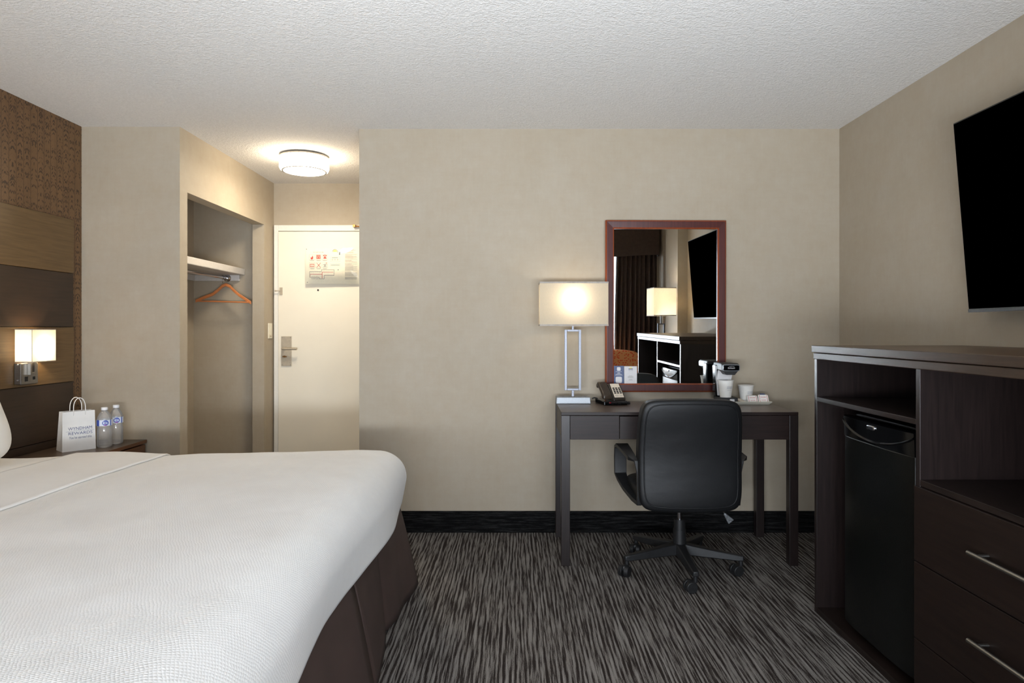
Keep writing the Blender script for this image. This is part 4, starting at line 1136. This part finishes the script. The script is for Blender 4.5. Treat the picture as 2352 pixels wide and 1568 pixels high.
# ------------------------------------------------------------------ things by the window (seen in the mirror)
def curtain(x0, x1, spread, label, n):
    def fn(u, v):
        z = 2.25 - 2.20 * v; x = x0 + (x1 - x0) * u - spread * v * (1 - u)
        y = -.335 + .045 * math.sin(u * n * 2 * PI) * (.55 + .45 * v) + .012 * math.sin(u * 41)
        return (x, y, z)
    mb = MB(); mb.grid(fn, n * 14, 20)
    o = mb.build('curtain', M['curtain'], None, smooth=True, solid=.003)
    tag(o, label, 'curtain', group='curtains at the window')
curtain(1.39, 1.90, .05, 'dark brown pleated curtain hanging at the right side of the window beyond the cabinet', 9)
curtain(-1.90, -1.47, -.04, 'dark brown pleated curtain bunched at the bed side of the window', 9)
mb = MB()
pz = 2.085
mb.grid(lambda u, v: (-1.95 + 3.86 * u, -.262, 2.42 - (2.42 - pz + .012 * math.sin(u * 24)) * v), 60, 6)
mb.box(-1.95, 1.91, -.262, YR, 2.40, 2.42); mb.quad((1.91, -.262, 2.42), (1.91, YR, 2.42), (1.91, YR, pz), (1.91, -.262, pz))
tag(mb.build('valance', M['curtain'], None, solid=.006), 'dark brown fabric valance across the top of the window', 'valance')
ac = thing('armchair', (1.23, .22, 0), 'orange patterned armchair near the window, seen in the mirror', 'armchair')
mb = MB(); mb.rbox((1.25, -.06, .60), (.36, .08, .31), 10, 20, lambda w: (w.x, w.y, w.z + .02 * (1 - (w.x / .33) ** 2))); mb.build('backrest', M['orange'], ac, smooth=True)
mb = MB(); mb.rbox((1.23, .27, .38), (.27, .27, .09), 5, 12); mb.build('seat_cushion', M['orange'], ac, smooth=True)
for sx in (-1, 1):
    mb = MB(); mb.rbox((1.23 + sx * .315, .24, .40), (.05, .30, .21), 5, 10); mb.build('armrest', M['orange'], ac, smooth=True)
for (x, y) in ((.95, -.04), (1.50, -.04), (.95, .48), (1.50, .48)): MB().cyl((x, y, .0), (x, y, .25), .016, .022).build('leg', M['espz'], ac)

# ------------------------------------------------------------------ lights
def area(name, loc, rot, sx, sy, energy, color, spread=180):
    l = bpy.data.lights.new(name, 'AREA'); l.shape = 'RECTANGLE'; l.size = sx; l.size_y = sy; l.energy = energy; l.color = color; l.spread = math.radians(spread)
    o = bpy.data.objects.new(name, l); COL.objects.link(o); o.location = loc; o.rotation_euler = rot; return o
# daylight just outside the window, shining +Y
area('window_daylight', ((WX0 + WX1) / 2, YR - .16, (WZ0 + WZ1) / 2), (math.radians(90), 0, 0), WX1 - WX0, WZ1 - WZ0, 46, (.90, .96, 1.0))
area('ceiling_fill', ((WX0 + WX1) / 2, YR - .22, WZ0 + .12), (math.radians(146), 0, 0), WX1 - WX0, .5, 270, (.95, .98, 1.0))  # added light aimed upward to brighten the ceiling
def point(name, loc, e, col, r):
    l = bpy.data.lights.new(name, 'POINT'); l.energy = e; l.color = col; l.shadow_soft_size = r
    o = bpy.data.objects.new(name, l); COL.objects.link(o); o.location = loc
point('sconce_light', (-2.53, 3.44, 1.12), 2.6, (1, .84, .62), .02)
point('sconce_light', (-2.53, .69, 1.15), 48, (1, .74, .46), .03)  # strong warm fill inside the added, unseen sconce
w = bpy.data.worlds.new('World'); scene.world = w; w.use_nodes = True
w.node_tree.nodes['Background'].inputs[0].default_value = (.8, .88, 1, 1); w.node_tree.nodes['Background'].inputs[1].default_value = 2.0

# ------------------------------------------------------------------ camera
cam = bpy.data.cameras.new('Camera'); co = bpy.data.objects.new('Camera', cam); COL.objects.link(co)
co.location = (0, 0, CH); co.rotation_euler = (math.radians(90), 0, 0)
cam.sensor_fit = 'HORIZONTAL'; cam.sensor_width = 36; cam.lens = 36 * F / 2352
cam.shift_x = -(VX - 1176) / 2352; cam.shift_y = -(784 - VY) / 2352
cam.clip_start = .01
scene.camera = co
vs_ = scene.view_settings
vs_.view_transform = 'Standard'; vs_.look = 'None'; vs_.exposure = 0.45; vs_.gamma = 1.0; vs_.use_curve_mapping = False
